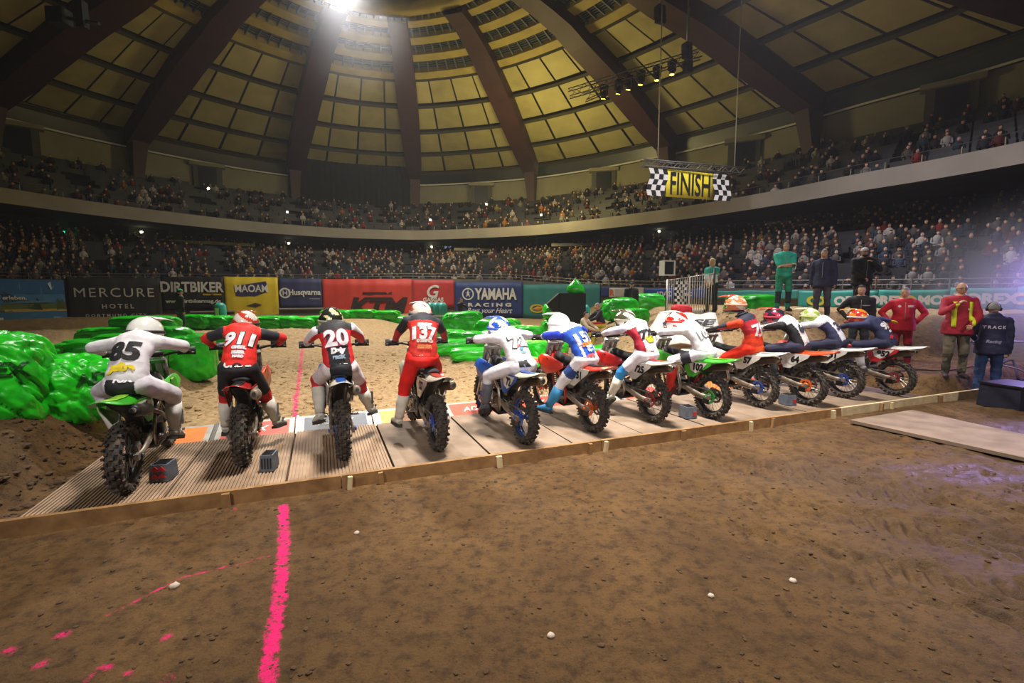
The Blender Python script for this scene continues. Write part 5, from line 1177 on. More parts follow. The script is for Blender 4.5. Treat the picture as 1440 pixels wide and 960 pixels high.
    def asp(c):
        out = np.zeros(len(c), int); lat = (c-cc)@rxa; dk = np.full(len(c), 9.0); th = np.full(len(c), 9.)
        for n in 'LR': dk = np.minimum(dk, segd(c, P['kn'+n], P['an'+n])[0]); 
        d0 = np.full(len(c), 9.)
        for n in 'LR': d0 = np.minimum(d0, np.linalg.norm(c-np.array(P['kn'+n]), axis=1))
        if ps == 'seat': out[(np.abs(lat) < .12) & (d0 > .22)] = 1
        if ps == 'knee': out[(d0 < .13)] = 1
        if ps == 'lower': out[(dk < .09)] = 1
        if ps == 'both': out[(np.abs(lat) < .12) & (d0 > .22)] = 1; out[d0 < .12] = 2
        if ps == 'band': out[(d0 < .30) & (d0 > .17)] = 1
        return out
    tr = remeshed('trousers', b, vx, [gcol(cp), gcol(cfg.get('pants2', cp)), gcol(cfg.get('pants3', cp))], root, 3, .012, 7, asp, cfg['seed']+3)
    # boots
    bc = cfg.get('boot', '#d9d6cf')
    for n in 'LR':
        sh, so, bk = boot_mb(P['kn'+n], P['an'+n], P['toe'+n], 1.06); o = sh.build('boot', gcol(bc), root); so.build('sole', gcol(cfg.get('sole', '#3b3632')), o); bk.build('buckle', gcol(cfg.get('buckle', '#7d7b7c')), o)
    for n, s_ in (('L', -1), ('R', 1)):
        if cfg.get('hand'+n) is None: glove_on_grip(root, grips[n], s_, gcol(cfg.get('glove', '#1a1a1c') if n == 'L' or cfg['seed'] != 12 else '#e0b41e'), P['wr'+n], P['el'+n])
        else: hand_mb(P['wr'+n]-(P['wr'+n]-P['el'+n]).normalized()*.01, P['wr'+n]-P['el'+n], V((0, -.2, -1)), s_*-1, .35, 1.08).build('glove', gcol(cfg.get('glove', '#1a1a1c')), root)
    hm = cfg['helmet']; yaw = cfg.get('hyaw', 0); helmet(root, H+V((0, .02, .0)), yaw, cfg.get('hpitch', -.05), hm, cfg.get('peak', True), 0, strap=cfg.get('strap', '#a82828'), graphic=cfg.get('graphic'), back=cfg.get('hback'))
    if cfg.get('brace', True): MB().tube([J['neck']+Matrix.Rotation(a, 3, (H-J['neck']).normalized()+J['u'])@(rx*.092) for a in np.linspace(0, 2*math.pi, 17)[:-1]], (.02, .016), 8, closed=True).build('collar', gcol(cfg.get('brace_col', '#17171a')), root)
    # numbers and lettering on the back
    bv = BVHTree.FromPolygons([v.co for v in je.data.vertices], [p.vertices for p in je.data.polygons]); nrm = -J['fr']; up = J['u']
    for i, (t, h, sz, col, kw) in enumerate(cfg['prints']):
        c0 = J['pelvis']+J['u']*(h*1.02-.115); sz *= .94;  kw = dict(kw); dx = kw.pop('dx', 0); ol = kw.pop('ol', None); wd = kw.pop('width', None)
        if t.isdigit(): sz *= 1.42 if len(t) < 3 else 1.24; c0 = c0-J['u']*.012
        if ol: mb = MB(); k2 = dict(kw); k2['bold'] = kw.get('bold', 0)+.009; text_proj(mb, bv, t, sz, c0+rx*dx, nrm, up, .010, **k2); mb.build('number_outline', gcol(ol), je)
        mb = MB(); text_proj(mb, bv, t, sz, c0+rx*dx, nrm, up, .012+(.003 if ol else 0), width=wd, **kw)
        if mb.f: mb.build('race_number' if t.isdigit() else 'lettering', gcol(col), je)
    if cfg.get('seatprint'):
        bt = BVHTree.FromPolygons([v.co for v in tr.data.vertices], [p.vertices for p in tr.data.polygons]); t, sz, col, kw = cfg['seatprint']
        mb = MB(); text_proj(mb, bt, t, sz, J['pelvis']+J['u']*.05, V((0, -1, .15)), V((0, 0, 1)), .012, **kw); mb.build('lettering', gcol(col), tr)
    return root
PEG = lambda s_: ((s_*.19, .48, .50), (0, 1, -.05))
def DN(x, y, z=.10, t=(0, 1, 0)): return ((x, y, z), t)
W_ = '#dedbe0'; K_ = '#17171b'
B_ = dict(bold=.012)
RID = [
 dict(seed=1, label='rider in white jersey with black 85 and black seat panel', pel=(0, .34, 1.04), head=(.07, 1.46), hyaw=-.45, hpitch=-.15, twist=-.22, footR=((.26, .66, .40), (.1, 1, -.25)), footL=PEG(-1), jersey=W_, pants='#d5d0da', pants2=K_, pstyle='seat', boot='#d8d6d2', helmet=['#dfe0da', '#dfe0da', '#1b1b1e', '#e6e6e0'], strap='#1b1b1e', brace_col='#151517', third='#7fc243',
      prints=[('85', .39, .20, K_, dict(bold=.012)), ('yfea', .20, .10, '#e0c71e', dict(bold=.012, shear=.3, width=.24))], seatprint=('FOX', .07, W_, dict(bold=.005)), kout=.8),
 dict(seed=2, label='rider in red jersey numbered 911 with black shoulders', pel=(-.03, .36, 1.08), head=(.02, 1.50), style='plain', upper=True, twist=.05, footR=((.34, .74, .17), (.35, 1, -.12)), footL=DN(-.24, .62, .30), jersey='#dc2318', sleeve='#d0241a', third='#20222b', pants='#15161a', pants2='#c21f1c', pstyle='lower', boot='#d6d2c6', helmet=['#b53a28', '#c9c3b8', '#1a1a1c', '#c2402a'], graphic=.5, strap='#1b1b1e', brace_col='#c02218',
      prints=[('911', .40, .19, W_, dict(bold=.010, shear=.15, ol='#15151a')), ('ONEAL', .28, .045, W_, dict(bold=.006)), ('HUSER', .225, .042, W_, dict(bold=.006)), ('MARO', .18, .04, W_, dict(bold=.004)), ('O', .08, .06, K_, dict(bold=.006, width=.09))], seatprint=("ONEAL", .08, '#c9c9cc', dict(bold=.005))),
 dict(seed=3, label='rider in black-backed jersey numbered 20 with white sleeves', pel=(.01, .34, 1.07), head=(-.05, 1.53), style='side', footL=((-.22, .45, .43), (-.3, 1, -.35)), footR=((.50, .92, .15), (.35, 1, -.15)), jersey='#26262a', sleeve=W_, third='#d2242c', pants='#dcd3d8', pants2='#131317', pants3='#c22a36', pstyle='both', boot='#cfccc0', buckle='#33333a', helmet=['#23241f', '#c3c08a', '#b3202a', '#2a2b26'], graphic=1.7, strap='#8b8b70', brace_col='#b3202a',
      prints=[('20', .42, .20, W_, dict(bold=.010, ol='#b41f44')), ('WATERBLASTER', .32, .03, '#b03a6a', dict(bold=.004, width=.22)), ('Daiy', .25, .085, W_, dict(bold=.008, shear=.1)), ('PROX', .18, .05, '#8fa0b8', dict(bold=.006))], seatprint=('IXS race', .05, W_, dict(bold=.004))),
 dict(seed=4, label='rider numbered 137 in red with black shoulders, standing on one leg', pel=(-.10, .36, 1.14), head=(-.04, 1.60), style='yoke', upper=True, footL=DN(-.40, .56, .11, (-.1, 1, 0)), footR=PEG(1), jersey='#cc2c22', sleeve='#a81f22', third='#1c1e28', fourth='#e2601e', pants='#d9160f', boot='#cdc6b8', buckle='#6a6258', helmet=['#d8c9bd', '#b0523a', '#1a1b20', '#d9d2c8'], graphic=2.2, strap='#2a2a2a', brace_col='#1a1b20', elb=.25,
      prints=[('FENDT', .47, .055, W_, dict(bold=.008)), ('137', .38, .18, W_, dict(bold=.010)), ('MEFO', .27, .05, '#b9a9a0', dict(bold=.006, width=.20)), ('KEMEA', .20, .05, '#e08a50', dict(bold=.006, width=.18))], seatprint=('KAWOLI', .06, '#e8a070', dict(bold=.005, width=.2))),
 dict(seed=5, label='rider in all white numbered 72 with white and blue helmet', pel=(.03, .27, 1.02), head=(-.09, 1.40), hyaw=.15, twist=.10, footL=((-.30, .60, .40), (0, 1, -.4)), footR=PEG(1), jersey='#e3dfe4', sleeve='#e0dce2', third='#1d1d22', style='plain', pants='#dad6de', boot='#5a5a62', buckle='#b9b9bd', sole='#1d1d1f', helmet=['#eceaea', '#2f58b8', '#e6e2e4', '#3a5fbe'], graphic=3.3, strap='#3a5fbe', brace=False, kout=.9,
      prints=[('72', 0.36, .17, '#e3dfe4', dict(bold=.012, ol='#2a2a30')), ('SHOX RENNT', .28, .035, '#d04a5a', dict(bold=.004, width=.2)), ('ixs', .24, .05, '#5a9ac8', dict(bold=.005)), ('Gear', .19, .04, '#5a9ac8', dict(bold=.003))], seatprint=('R', .13, K_, dict(bold=.03, dx=0) if 0 else dict(bold=.03)), hback=('ixs', '#cf2030')),
 dict(seed=6, label='rider in blue and white jersey numbered 151 with plain white helmet', pel=(0, .30, 1.03), head=(-.20, 1.43), hyaw=.25, twist=.20, style='stripe', footL=DN(-.44, .64, .12, (-.25, 1, 0)), footR=PEG(1), jersey='#2257c9', sleeve='#2440c4', cuff='#e8e6ea', third='#e8e6ea', fourth='#e8e6ea', pants='#e6e2e6', pants2='#27407e', pants3='#d23a3a', pstyle='band', boot='#3585b5', buckle='#2a6a98', sole='#151517', helmet=['#ecebea', '#ecebea', '#22242c', '#f0efee'], strap='#c9c9c9', brace_col='#d84a3a',
      prints=[('151', 0.36, .19, W_, dict(bold=.010)), ('MAXX', .25, .06, '#e07a2a', dict(bold=.010)), ('TMX', .20, .05, W_, dict(bold=.005)), ('Vipo', .15, .06, '#b8d8f0', dict(bold=.004))], seatprint=('YAMI', .06, '#c23a3a', dict(bold=.006))),
 dict(seed=7, label='rider in white jersey with black 725 and blue knee panels', pel=(.02, .30, 1.03), head=(-.10, 1.46), hyaw=.15, twist=.12, footL=((-.30, .62, .30), (0, .8, -.55)), footR=PEG(1), jersey='#e6e2e8', sleeve='#e3dfe8', third='#b32238', style='side', pants='#e2dee6', pants2='#2f8fd0', pstyle='knee', boot='#d2cebd', buckle='#a8a496', helmet=['#4a4836', '#cfcabb', '#1c1d22', '#3c3b30'], graphic=.9, strap='#a8a488', brace=False, kout=1.0,
      prints=[('725', 0.37, .15, K_, dict(bold=.010)), ('WEB', .27, .07, '#d8cc30', dict(bold=.025, width=.17))], seatprint=('ixs', .05, '#3a3a44', dict(bold=.004))),
 dict(seed=8, label='rider in plain white crouching on the green bike 102 with red boot', pel=(.03, .33, 1.02), head=(-.18, 1.43), hyaw=.25, twist=.22, footL=((-.27, .60, .42), (0, .6, -.8)), footR=PEG(1), jersey='#e8e6ea', sleeve='#e8e6ea', pants='#e2e0e6', pants2='#2a2a34', pstyle='band', boot='#c9281c', buckle='#e0dedd', sole='#5a1612', helmet=['#e9e6e2', '#cf2a20', '#cf2a20', '#e9e6e2'], graphic=4.1, strap='#cf2a20', brace=False, kout=1.0,
      prints=[('102', 0.36, .15, '#e8e6ea', dict(bold=.008, ol='#8e8c90'))]),
 dict(seed=9, label='tall rider sitting upright in orange trousers and navy-shouldered jersey', pel=(-.02, .26, 1.05), head=(-.18, 1.68), hyaw=.25, twist=.15, style='hem', upper=True, footL=((-.30, .82, .52), (0, 1, -.3)), footR=PEG(1), jersey='#bf2030', sleeve='#c4283a', third='#e83c10', fourth='#23263a', pants='#ee2c08', pants2='#f0500e', pstyle='seat', boot='#cfc9bd', helmet=['#d87a52', '#e3cfc0', '#2a2a34', '#d84a34'], graphic=5.2, strap='#e8b090', brace_col='#23263a', kout=1.0, elb=.1,
      prints=[('70', 0.38, .19, W_, dict(bold=.010)), ('MEFO', .27, .05, '#e6b8a8', dict(bold=.006))], seatprint=('ONEAL', .05, '#f0b090', dict(bold=.005))),
 dict(seed=10, label='rider in white and black jersey on the orange bike with plate 64', pel=(.02, .30, 1.04), head=(-.19, 1.46), hyaw=.3, twist=.25, style='side', footL=PEG(-1), footR=PEG(1), jersey='#e6e4e6', sleeve='#1f2028', cuff='#e8591c', third='#1d1d24', fourth='#e8591c', pants='#2f2f4a', boot='#3a3a40', helmet=['#2d2b38', '#a82a48', '#1d1c24', '#c84a30'], graphic=2.9, strap='#c0304a', brace=False, kout=.6,
      prints=[('64', 0.37, .16, '#3a3c46', dict(bold=.010))], seatprint=('FOX', .04, '#8a8aa0', dict(bold=.003))),
 dict(seed=11, label='rider in white jersey and navy trousers with lime helmet, third from right', pel=(.02, .30, 1.04), head=(-.20, 1.44), hyaw=.25, twist=.22, style='side', footL=PEG(-1), footR=PEG(1), jersey='#dcdce6', sleeve='#dcdce8', third='#34375c', pants='#2a2c48', boot='#3a3a40', helmet=['#d8dcc0', '#9fb848', '#e0e0e4', '#d3d8b0'], graphic=1.3, strap='#b8c860', brace=False, kout=.6,
      prints=[('31', 0.37, .16, '#34364a', dict(bold=.012))]),
 dict(seed=12, label='rider in navy suit numbered 952 with yellow glove, rightmost in the row', pel=(0, .30, 1.03), head=(-.22, 1.42), hyaw=.2, twist=.25, footL=PEG(-1), footR=PEG(1), jersey='#2b3056', sleeve='#2b3058', pants='#26284a', boot='#c9c6cc', helmet=['#d83a30', '#e8902a', '#2b2d48', '#e0922a'], graphic=3.9, strap='#e0e0e0', brace=False, kout=.6, handR=(.56, .42, 1.34), glove='#e0b41e',
      prints=[('952', 0.38, .15, W_, dict(bold=.010)), ('XMX', .31, .05, W_, dict(bold=.006)), ('MOTO', .24, .05, W_, dict(bold=.006)), ('+', .15, .12, '#d02a30', dict(bold=.010, dx=-.10))]),
]
for bc, rc in zip(BIKES, RID):
    bike, _ = make_bike(bc); rider(rc, bike)
# ============================================================ STANDING PEOPLE
m_shoe = M('dark shoe', '#1b1a1c', .6, var=.1)
def stand(label, px, Y, h=1.8, face=math.pi, arms=('down', 'down'), top='#202024', legs='#2a2a30', legs2=None, lstyle='plain', shoe='#1b1a1c', hair=None, bald=False, beard=None, cap=None, longhair=False, phones=False, z=None, wd=1.0, belly=0.0, hyaw=0, stance=.13, top2=None, tstyle='plain', kneel=False, long=False, skin=m_skin, prints=(), name='person', bulk=0.0, hood=False, glasses=False, vest=None, bare=False):
    x = ray(px, 480).x/ray(px, 480).y*Y; zz = gz(x, Y)-.02 if z is None else z
    root = thing('person', label, 'person', (x, Y, zz), face+math.atan2(-x, Y)*1.0*(1 if abs(face) > 1 else 1)); s = h/1.8
    pel = V((0, 0, .95*s)); H = V((0, .035, 1.675*s))
    if kneel: pel = V((0, -.12, .50)); H = V((0, .10, 1.20))
    J = joints(pel, pel+(H-pel), 0, -.01, V((1, 0, 0)), s*(1.11 if not kneel else 1)); P = {}; H = J['neck']+V((0, .02, .135*s)); J['head'] = H
    for n, s_, st_ in (('L', -1, arms[0]), ('R', 1, arms[1])):
        w, pole = {'down': (V((s_*.27, .04, .84*s)), V((s_*.6, -1, 0))), 'cross': (V((-s_*.10, .24, 1.20*s+.02*s_)), V((s_, .1, -1))), 'hip': (V((s_*.235, .02, 1.02*s)), V((s_, -.5, -.1))), 'front': (V((s_*.05, .20, .90*s)), V((s_, -.3, -.3))),
                   'hold': (V((s_*.10+.0, .30, 1.02*s)), V((s_, -.4, -.5))), 'chin': (V((s_*.10, .24, 1.40*s)), V((s_, .0, -1))), 'point': (V((s_*.36, .30, 1.22*s)), V((s_, -.2, -.6))), 'pocket': (V((s_*.22, .10, .92*s)), V((s_, -.6, 0))), 'knee': (V((s_*.14, .42, .62)), V((s_, 0, -.5)))}[st_]
        e, w2 = ik(J['sh'+n], w, LA1*s, LA2*s, pole); P['el'+n], P['wr'+n] = e, w2
        an = V((s_*stance, .02*s_, .095)) if not kneel else (V((s_*.14, .22, .095)) if s_ < 0 else V((s_*.14, -.38, .12)))
        k, a2 = ik(J['hip'+n], an, LL1*s, LL2*s, V((s_*.15, 1, .3 if not kneel else (1 if s_ < 0 else -1)))); P['kn'+n], P['an'+n] = k, a2
    vx = .019
    b = MB(); torso_mb(b, J, -.008, belly=belly, wd=wd); b.tube([J['neck']-V((0, 0, .08)), H-V((0, 0, .03))], [.07, .055], 12)
    for n in 'LR': limb(b, J['sh'+n], P['el'+n], .05, .04); limb(b, P['el'+n], P['wr'+n], .042, .030); limb(b, J['hip'+n], P['kn'+n], .078, .055); limb(b, P['kn'+n], P['an'+n], .052, .038, .05)
    remeshed('body', b, .022, [skin], root, 3)
    b = MB(); torso_mb(b, J, .018+bulk, belly=belly, wd=wd); b.tube([J['neck']-V((0, 0, .09)), J['neck']+V((0, 0, .02))], [.105, .075], 12)
    if long: b.tube([J['pelvis']+V((0, 0, .12)), J['pelvis']-V((0, 0, .12))], [(.20*wd, .16+belly), (.215*wd, .175+belly)], 16, up=V((0, 1, 0)))
    if hood: b.ell(J['neck']+V((0, -.07, .02)), (.11, .08, .07), None, 12, 8)
    for n in 'LR':
        lw = P['wr'+n] if not bare else P['el'+n].lerp(P['wr'+n], .1)
        b.tube([J['chest']-V((0, 0, .03)), J['sh'+n]], [.09+bulk*.5, .082+bulk*.6], 10); limb(b, J['sh'+n], P['el'+n], .080+bulk*.7, .062+bulk*.6, .072+bulk*.6); limb(b, P['el'+n], lw, .060+bulk*.6, .044+bulk*.3, .056+bulk*.5)
    cc = np.array(J['pelvis'])
    def asg(c):
        out = np.zeros(len(c), int); hh = (c-cc)[:, 2]; la = np.abs((c-cc)[:, 0])
        if tstyle == 'yoke': out[(hh > .30) & (la < .5)] = 1
        if tstyle == 'low': out[(hh < .30) & (la < .19)] = 1
        if tstyle == 'side': out[(la > .13)] = 1
        return out
    t2 = gcol(top2 or top); je = remeshed('jacket', b, vx, [gcol(top), t2], root, 3, .016, 7, asg, px)
    b = MB(); pr = J['pelvis']; b.ell(pr+V((0, 0, .05)), (.172*wd, .135+belly*.6, .11), None, 14, 10); b.ell(pr-V((0, 0, .04)), (.178*wd, .145, .11), None, 14, 10)
    for n in 'LR': limb(b, J['hip'+n], P['kn'+n], .105, .082, .096); limb(b, P['kn'+n], P['an'+n]+V((0, 0, .02)), .080, .066, .074)
    def asl(c):
        out = np.zeros(len(c), int); z_ = c[:, 2]
        if lstyle == 'band': out[(z_ > .22) & (z_ < .52)] = 1
        if lstyle == 'lower': out[z_ < .50] = 1
        if lstyle == 'blotch': out[vnoise(c[:, 0]*13+c[:, 1]*9, c[:, 2]*11) > .06] = 1
        return out
    tr = remeshed('trousers', b, vx, [gcol(legs), gcol(legs2 or legs)], root, 3, .016, 8, asl, px+1)
    for n, s_ in (('L', -1), ('R', 1)):
        A = P['an'+n]; f = V((s_*.22, 1, 0)).normalized(); sh, so, bk = boot_mb(A+V((0, 0, .4)), A, A+f, .95, tall=False); o = sh.build('shoe', gcol(shoe), root); so.build('sole', m_shoe, o)
        wr = P['wr'+n]; d = (wr-P['el'+n]).normalized(); pn = V((-s_, 0, 0)) if abs(d.z) > .6 else V((0, -.3, -1)); hand_mb(wr-d*.008, d, pn, 1 if s_ > 0 else -1, .7).build('hand', skin, root)
    fw = V((math.sin(hyaw), math.cos(hyaw), -.05)); ho, T, R = face_head(root, H, fw, (0, 0, 1), hair, skin, bald=bald, beard=beard, longhair=longhair, sc=1.04)
    if cap:
        def cf(p):
            q = V(p); q.z = max(q.z, -.05); return q
        c_ = MB().ell((0, -.004, .035), (.088, .108, .100), None, 18, 12, fn=cf); c_.sheet([[V((x*.065, y, .035+.010*(1-x*x))) for x in (-1, -.5, 0, .5, 1)] for y in (.09, .13, .172)], .006, mi=1); c_.v = [tuple(T(q)) for q in c_.v]; c_.build('cap', [gcol(cap[0]), gcol(cap[1])], ho)
    if phones:
        p_ = MB(); p_.tube([(math.cos(a)*.098, -.005, .02+math.sin(a)*.112) for a in np.linspace(.05, math.pi-.05, 13)], .009, 6)
        for s_ in (-1, 1): p_.tube([(s_*.082, -.004, .0), (s_*.112, -.004, .0)], [.040, .034], 12)
        p_.v = [tuple(T(q)) for q in p_.v]; p_.build('headphones', m_bp, ho)
    if glasses:
        g = MB()
        for s_ in (-1, 1): g.tube([(s_*.032+math.cos(a)*.024, .104, .012+math.sin(a)*.018) for a in np.linspace(0, 6.283, 11)[:-1]], .003, 4, closed=True); g.tube([(s_*.056, .103, .012), (s_*.082, .0, .012)], .003, 4)
        g.v = [tuple(T(q)) for q in g.v]; g.build('spectacles', m_bp, ho)
    bv = BVHTree.FromPolygons([v.co for v in je.data.vertices], [p.vertices for p in je.data.polygons])
    for t, dx, hh, sz, col, side, kw in prints:
        n_ = V((0, side, 0)); mb = MB(); c0 = J['pelvis']+V((-dx*side if side > 0 else dx, 0, hh)); text_proj(mb, bv, t, sz, c0, n_, (0, 0, 1), .008, **kw)
        if mb.f: mb.build('lettering', gcol(col), je)
    z0 = J['pelvis'].z
    zp = MB(); 
    def onf(xx, z_, side=1):
        h_ = bv.ray_cast(V((xx, .6*side, z_)), V((0, -side, 0)), 1.2); return (h_[0]+V((0, .005*side, 0))) if h_[0] is not None else V((xx, .14*side, z_))
    if not vest and not kneel:
        zp.tube([onf(0, z0+t) for t in np.linspace(.10, .50, 8)], .005, 4); zp.build('zip', gcol('#9a9aa2'), je)
    if vest:
        for sx in (-1, 1):
            for sd in (1, -1):
                rows = [[onf(sx*(.09+dx_), z0+t, sd)+V((0, .006*sd, 0)) for dx_ in (0, .03, .06)] for t in np.linspace(.02, .50, 12)]; MB().sheet(rows, .006).build('vest_panel', gcol(vest), je)
    return root, J, P
HG, HB, HD, HL = HAIR[3], HAIR[0], HAIR[1], M('hair blond', '#cdb98a', .6, var=.1)
PI = math.pi
stand('man in green overalls with arms crossed, standing on the dirt mound', 1097, 12.4, 1.80, PI+.25, ('cross', 'cross'), '#22a287', '#16805f', '#16262e', 'band', hair=HG, z=None, wd=1.05, bare=True, top2='#2cb69c', tstyle='yoke', phones=True)
stand('grey-haired man in open navy jacket and grey trousers on the mound', 1152, 12.3, 1.80, PI-.15, ('down', 'down'), '#272b48', '#4a4650', shoe='#7a8088', hair=HG, phones=True, wd=1.12, belly=.03, long=True)
stand('bulky man in black jacket and white cap holding gear on the mound', 1205, 12.6, 1.86, PI+.5, ('chin', 'hold'), '#17171b', '#1a1a1e', hair=HD, cap=('#dcd9d4', '#7d2a30'), beard=HD, wd=1.2, bulk=.03, hood=True, long=True)
stand('man in black fleece with headphones behind the navy rider', 1206, 10.9, 1.80, PI+.1, ('down', 'hip'), '#191a22', '#1c1c24', hair=HB, phones=True, wd=1.1, prints=(('motocross', .10, .38, .035, '#b8b8c0', 1, dict(bold=.002)),))
stand('stocky man in bright red suit with hands on hips', 1267, 10.4, 1.78, PI+.15, ('hip', 'hip'), '#c81230', '#a8122c', '#22222c', 'band', shoe='#a81228', hair=HG, wd=1.16, belly=.05, long=True, hyaw=.3, prints=(('DRK', .10, .42, .05, '#e0d8d8', 1, dict(bold=.006)), ('+', -.10, .42, .07, '#e0d8d8', 1, dict(bold=.01))))
stand('bald man with glasses in red jacket, yellow vest straps and camouflage trousers', 1344, 9.1, 1.88, PI+.35, ('hold', 'chin'), '#a8172f', '#6f6653', '#3a372b', 'blotch', shoe='#3a2428', bald=True, glasses=True, wd=1.12, belly=.04, long=True, vest='#dbe526', prints=(('DRK', .11, .36, .04, '#e6dcdc', 1, dict(bold=.004)),))
rt, Jt, Pt = stand('man in dark blue hooded jacket seen from behind, holding a pole and hose', 1394, 8.95, 1.87, .25, ('hold', 'down'), '#27284a', '#24406e', shoe='#2a2a34', hair=HG, phones=True, cap=None, wd=1.15, hood=True, long=True, prints=(('TRACK', 0, .40, .075, '#d8d4e4', -1, dict(bold=.004, space=1.5)), ('Racing', 0, .12, .08, '#8a86a4', -1, dict(bold=.004, shear=.3))))
stand('blond woman in teal and white polo behind the fence', 998, 14.9, 1.68, PI-.6, ('front', 'front'), '#dcdfe2', '#1b1b22', hair=HL, longhair=True, top2='#2ba593', tstyle='yoke', bare=True, z=1.38)
stand('man in long black coat and dark cap standing left of the fence', 886, 20.4, 1.82, PI+.2, ('down', 'down'), '#191c26', '#1a1a1f', hair=HD, cap=('#1a1a1e', '#1a1a1e'), long=True, z=.68, bulk=.02)
stand('man in black hoodie, jeans and green cap among the bales', 256, 18.6, 1.78, PI/2+.3+PI, ('down', 'down'), '#16171c', '#2c3c5c', hair=HD, cap=('#2c9a78', '#1f6a54'), hood=True)
stand('crouching person in beige shirt and dark red trousers by the black box', 822, 16.2, 1.7, PI+1.1, ('knee', 'knee'), '#cbb394', '#8a1f28', '#d8cf3a', 'lower', hair=HB, kneel=True)
stand('crouching marshal in black jacket and red trousers', 841, 16.6, 1.75, PI-1.2, ('knee', 'knee'), '#1b1d26', '#b8202c', '#d8cf3a', 'lower', hair=HG, kneel=True)
stand('dark-haired person in dark green jacket behind the crouching marshals', 852, 21.5, 1.72, PI, ('down', 'down'), '#1c2620', '#1b1c20', hair=HB, z=-.05)
stand('small figure in black between the green bales below the red banner', 648, 24.5, 1.72, PI+.8, ('chin', 'hold'), '#15171a', '#1a1b1f', hair=HD)
# pole, hose, cable and box at the right
def tubing(name, label, cat, pts, r, mat, smooth=True):
    P0 = V(pts[0]); pts = [V(p)-P0 for p in pts]
    if smooth:
        q = []
        for i in range(len(pts)-1):
            a, b_, c, d = pts[max(0, i-1)], pts[i], pts[i+1], pts[min(len(pts)-1, i+2)]
            for t in (0, .25, .5, .75): q.append(.5*((2*b_)+(c-a)*t+(2*a-5*b_+4*c-d)*t*t+(3*b_-a-3*c+d)*t**3))
        pts = q+[pts[-1]]
    o = MB().tube(pts, r, 6).build(name, mat); o.location = P0; tag(o, label, cat); return o
hw = rt.matrix_basis @ Pt['wrL']
tubing('metal_pole', 'pale metal pole held by the man in the hooded jacket', 'pole', [hw+V((-.12, .06, .0)), hw+V((.3, .12, .0)), hw+V((1.6, .4, -.03))], .018, m_steel)
tubing('hose', 'grey hose hanging from the pole of the man in the hooded jacket', 'hose', [hw+V((-.06, .04, -.03)), hw+V((.02, .0, -.22)), hw+V((.35, .0, -.42)), hw+V((.9, .05, -.55)), hw+V((1.5, .1, -.8))], .014, M('grey hose', '#8c8a9a', .5, var=.05))
def oncurve(lst, r): return [V((p[0], p[1], gz(p[0], p[1])+r)) for p in lst]
cps = [aty(px, 535, y) for px, y in ((1262, 9.7), (1290, 9.9), (1330, 9.7), (1375, 9.9), (1420, 9.6), (1500, 9.3))]
tubing('cable', 'black cable lying on the dirt behind the last bike', 'cable', oncurve([(p.x, p.y) for p in cps], .012), .014, m_rubber)
cps = [aty(px, 500, y) for px, y in ((1395, 10.6), (1412, 10.2), (1405, 9.9), (1425, 10.1), (1438, 9.7), (1460, 10.2))]
tubing('cable', 'tangled dark cable on the slope at the right edge', 'cable', [p+V((0, 0, .05*(i % 2))) for i, p in enumerate(oncurve([(p.x, p.y) for p in cps], .03))], .025, m_rubber)
p = atz(1440, 578, .0); root = thing('equipment_box', 'dark draped equipment box at the right edge', 'box', (p.x+.12, p.y+.3, 0), .25)
MB().box((0, 0, .20), (.75, .6, .40), None, tap=.95).build('cover', M('dark blue drape', '#11122a', .7, var=.15, bump=.2), root); MB().box((0, 0, .41), (.76, .61, .03)).build('lid', m_bp, root)
# ---- fence, speaker, flag, sign on the mound's left shoulder
fa, fb = aty(937, 456, 14.2), aty(1002, 453, 13.4); zt0, zt1 = aty(937, 394, 14.2).z, aty(1002, 384, 13.4).z
fdir = V((fb.x-fa.x, fb.y-fa.y, 0)); root = thing('crowd_barrier', 'pale metal crowd barrier with upright bars left of the blond woman', 'fence', (fa.x, fa.y, fa.z)); zb = lambda t: lerp(0, fb.z-fa.z, t)
def fpnt(t, k): return fdir*t+V((0, 0, zb(t)+k*(lerp(zt0-fa.z, zt1-fb.z, t))))
m_galv = M('galvanised', '#c8c6be', .4, .5, var=.05)
for t0, t1 in ((0, .48), (.5, 1)):
    MB().tube([fpnt(t0, .12), fpnt(t0, 1), fpnt(t1, 1), fpnt(t1, .12)], .022, 6, closed=True).build('barrier_frame', m_galv, root)
    for i in range(9):
        t = lerp(t0, t1, (i+1)/10); MB().tube([fpnt(t, .12), fpnt(t, 1)], .009, 5).build('bar', m_galv, root)
MB().tube([fpnt(0, 0), fpnt(0, 1.02)], .03, 6).tube([fpnt(1, 0), fpnt(1, 1.1)], .03, 6, mi=1).build('post', [m_galv, m_bp], root)
p = aty(937, 388, 14.6); root = thing('loudspeaker', 'white-rimmed loudspeaker on a post above the crowd barrier', 'speaker', (p.x+.02, 14.6, p.z), .2); MB().box((0, 0, .24), (.38, .3, .46)).build('cabinet', M('speaker white', '#c9c8c2', .5, var=.05), root); MB().box((-.02, -.155, .24), (.29, .02, .38)).build('grille', m_bp, root); MB().tube([(0, 0, .01), (0, 0, -1.5)], .03, 8).build('post', m_bp, root)
root = thing('chequered_flag', 'chequered flag hanging at the left end of the crowd barrier', 'flag', aty(948, 432, 14.0)); mb = MB()
for i in range(5):
    for j in range(9):
        f = lambda a, b_: V((a*.07+.02*math.sin(b_*.9), .03*math.sin(a*1.7+b_*.5), b_*.085)); mb.add([f(i, j), f(i+1, j), f(i+1, j+1), f(i, j+1)], [(0, 1, 2, 3)], (i+j) % 2)
mb.build('cloth', [m_white, m_black], root); MB().tube([(0, .02, -.3), (0, .02, .85)], .012, 6).build('staff', m_bp, root)
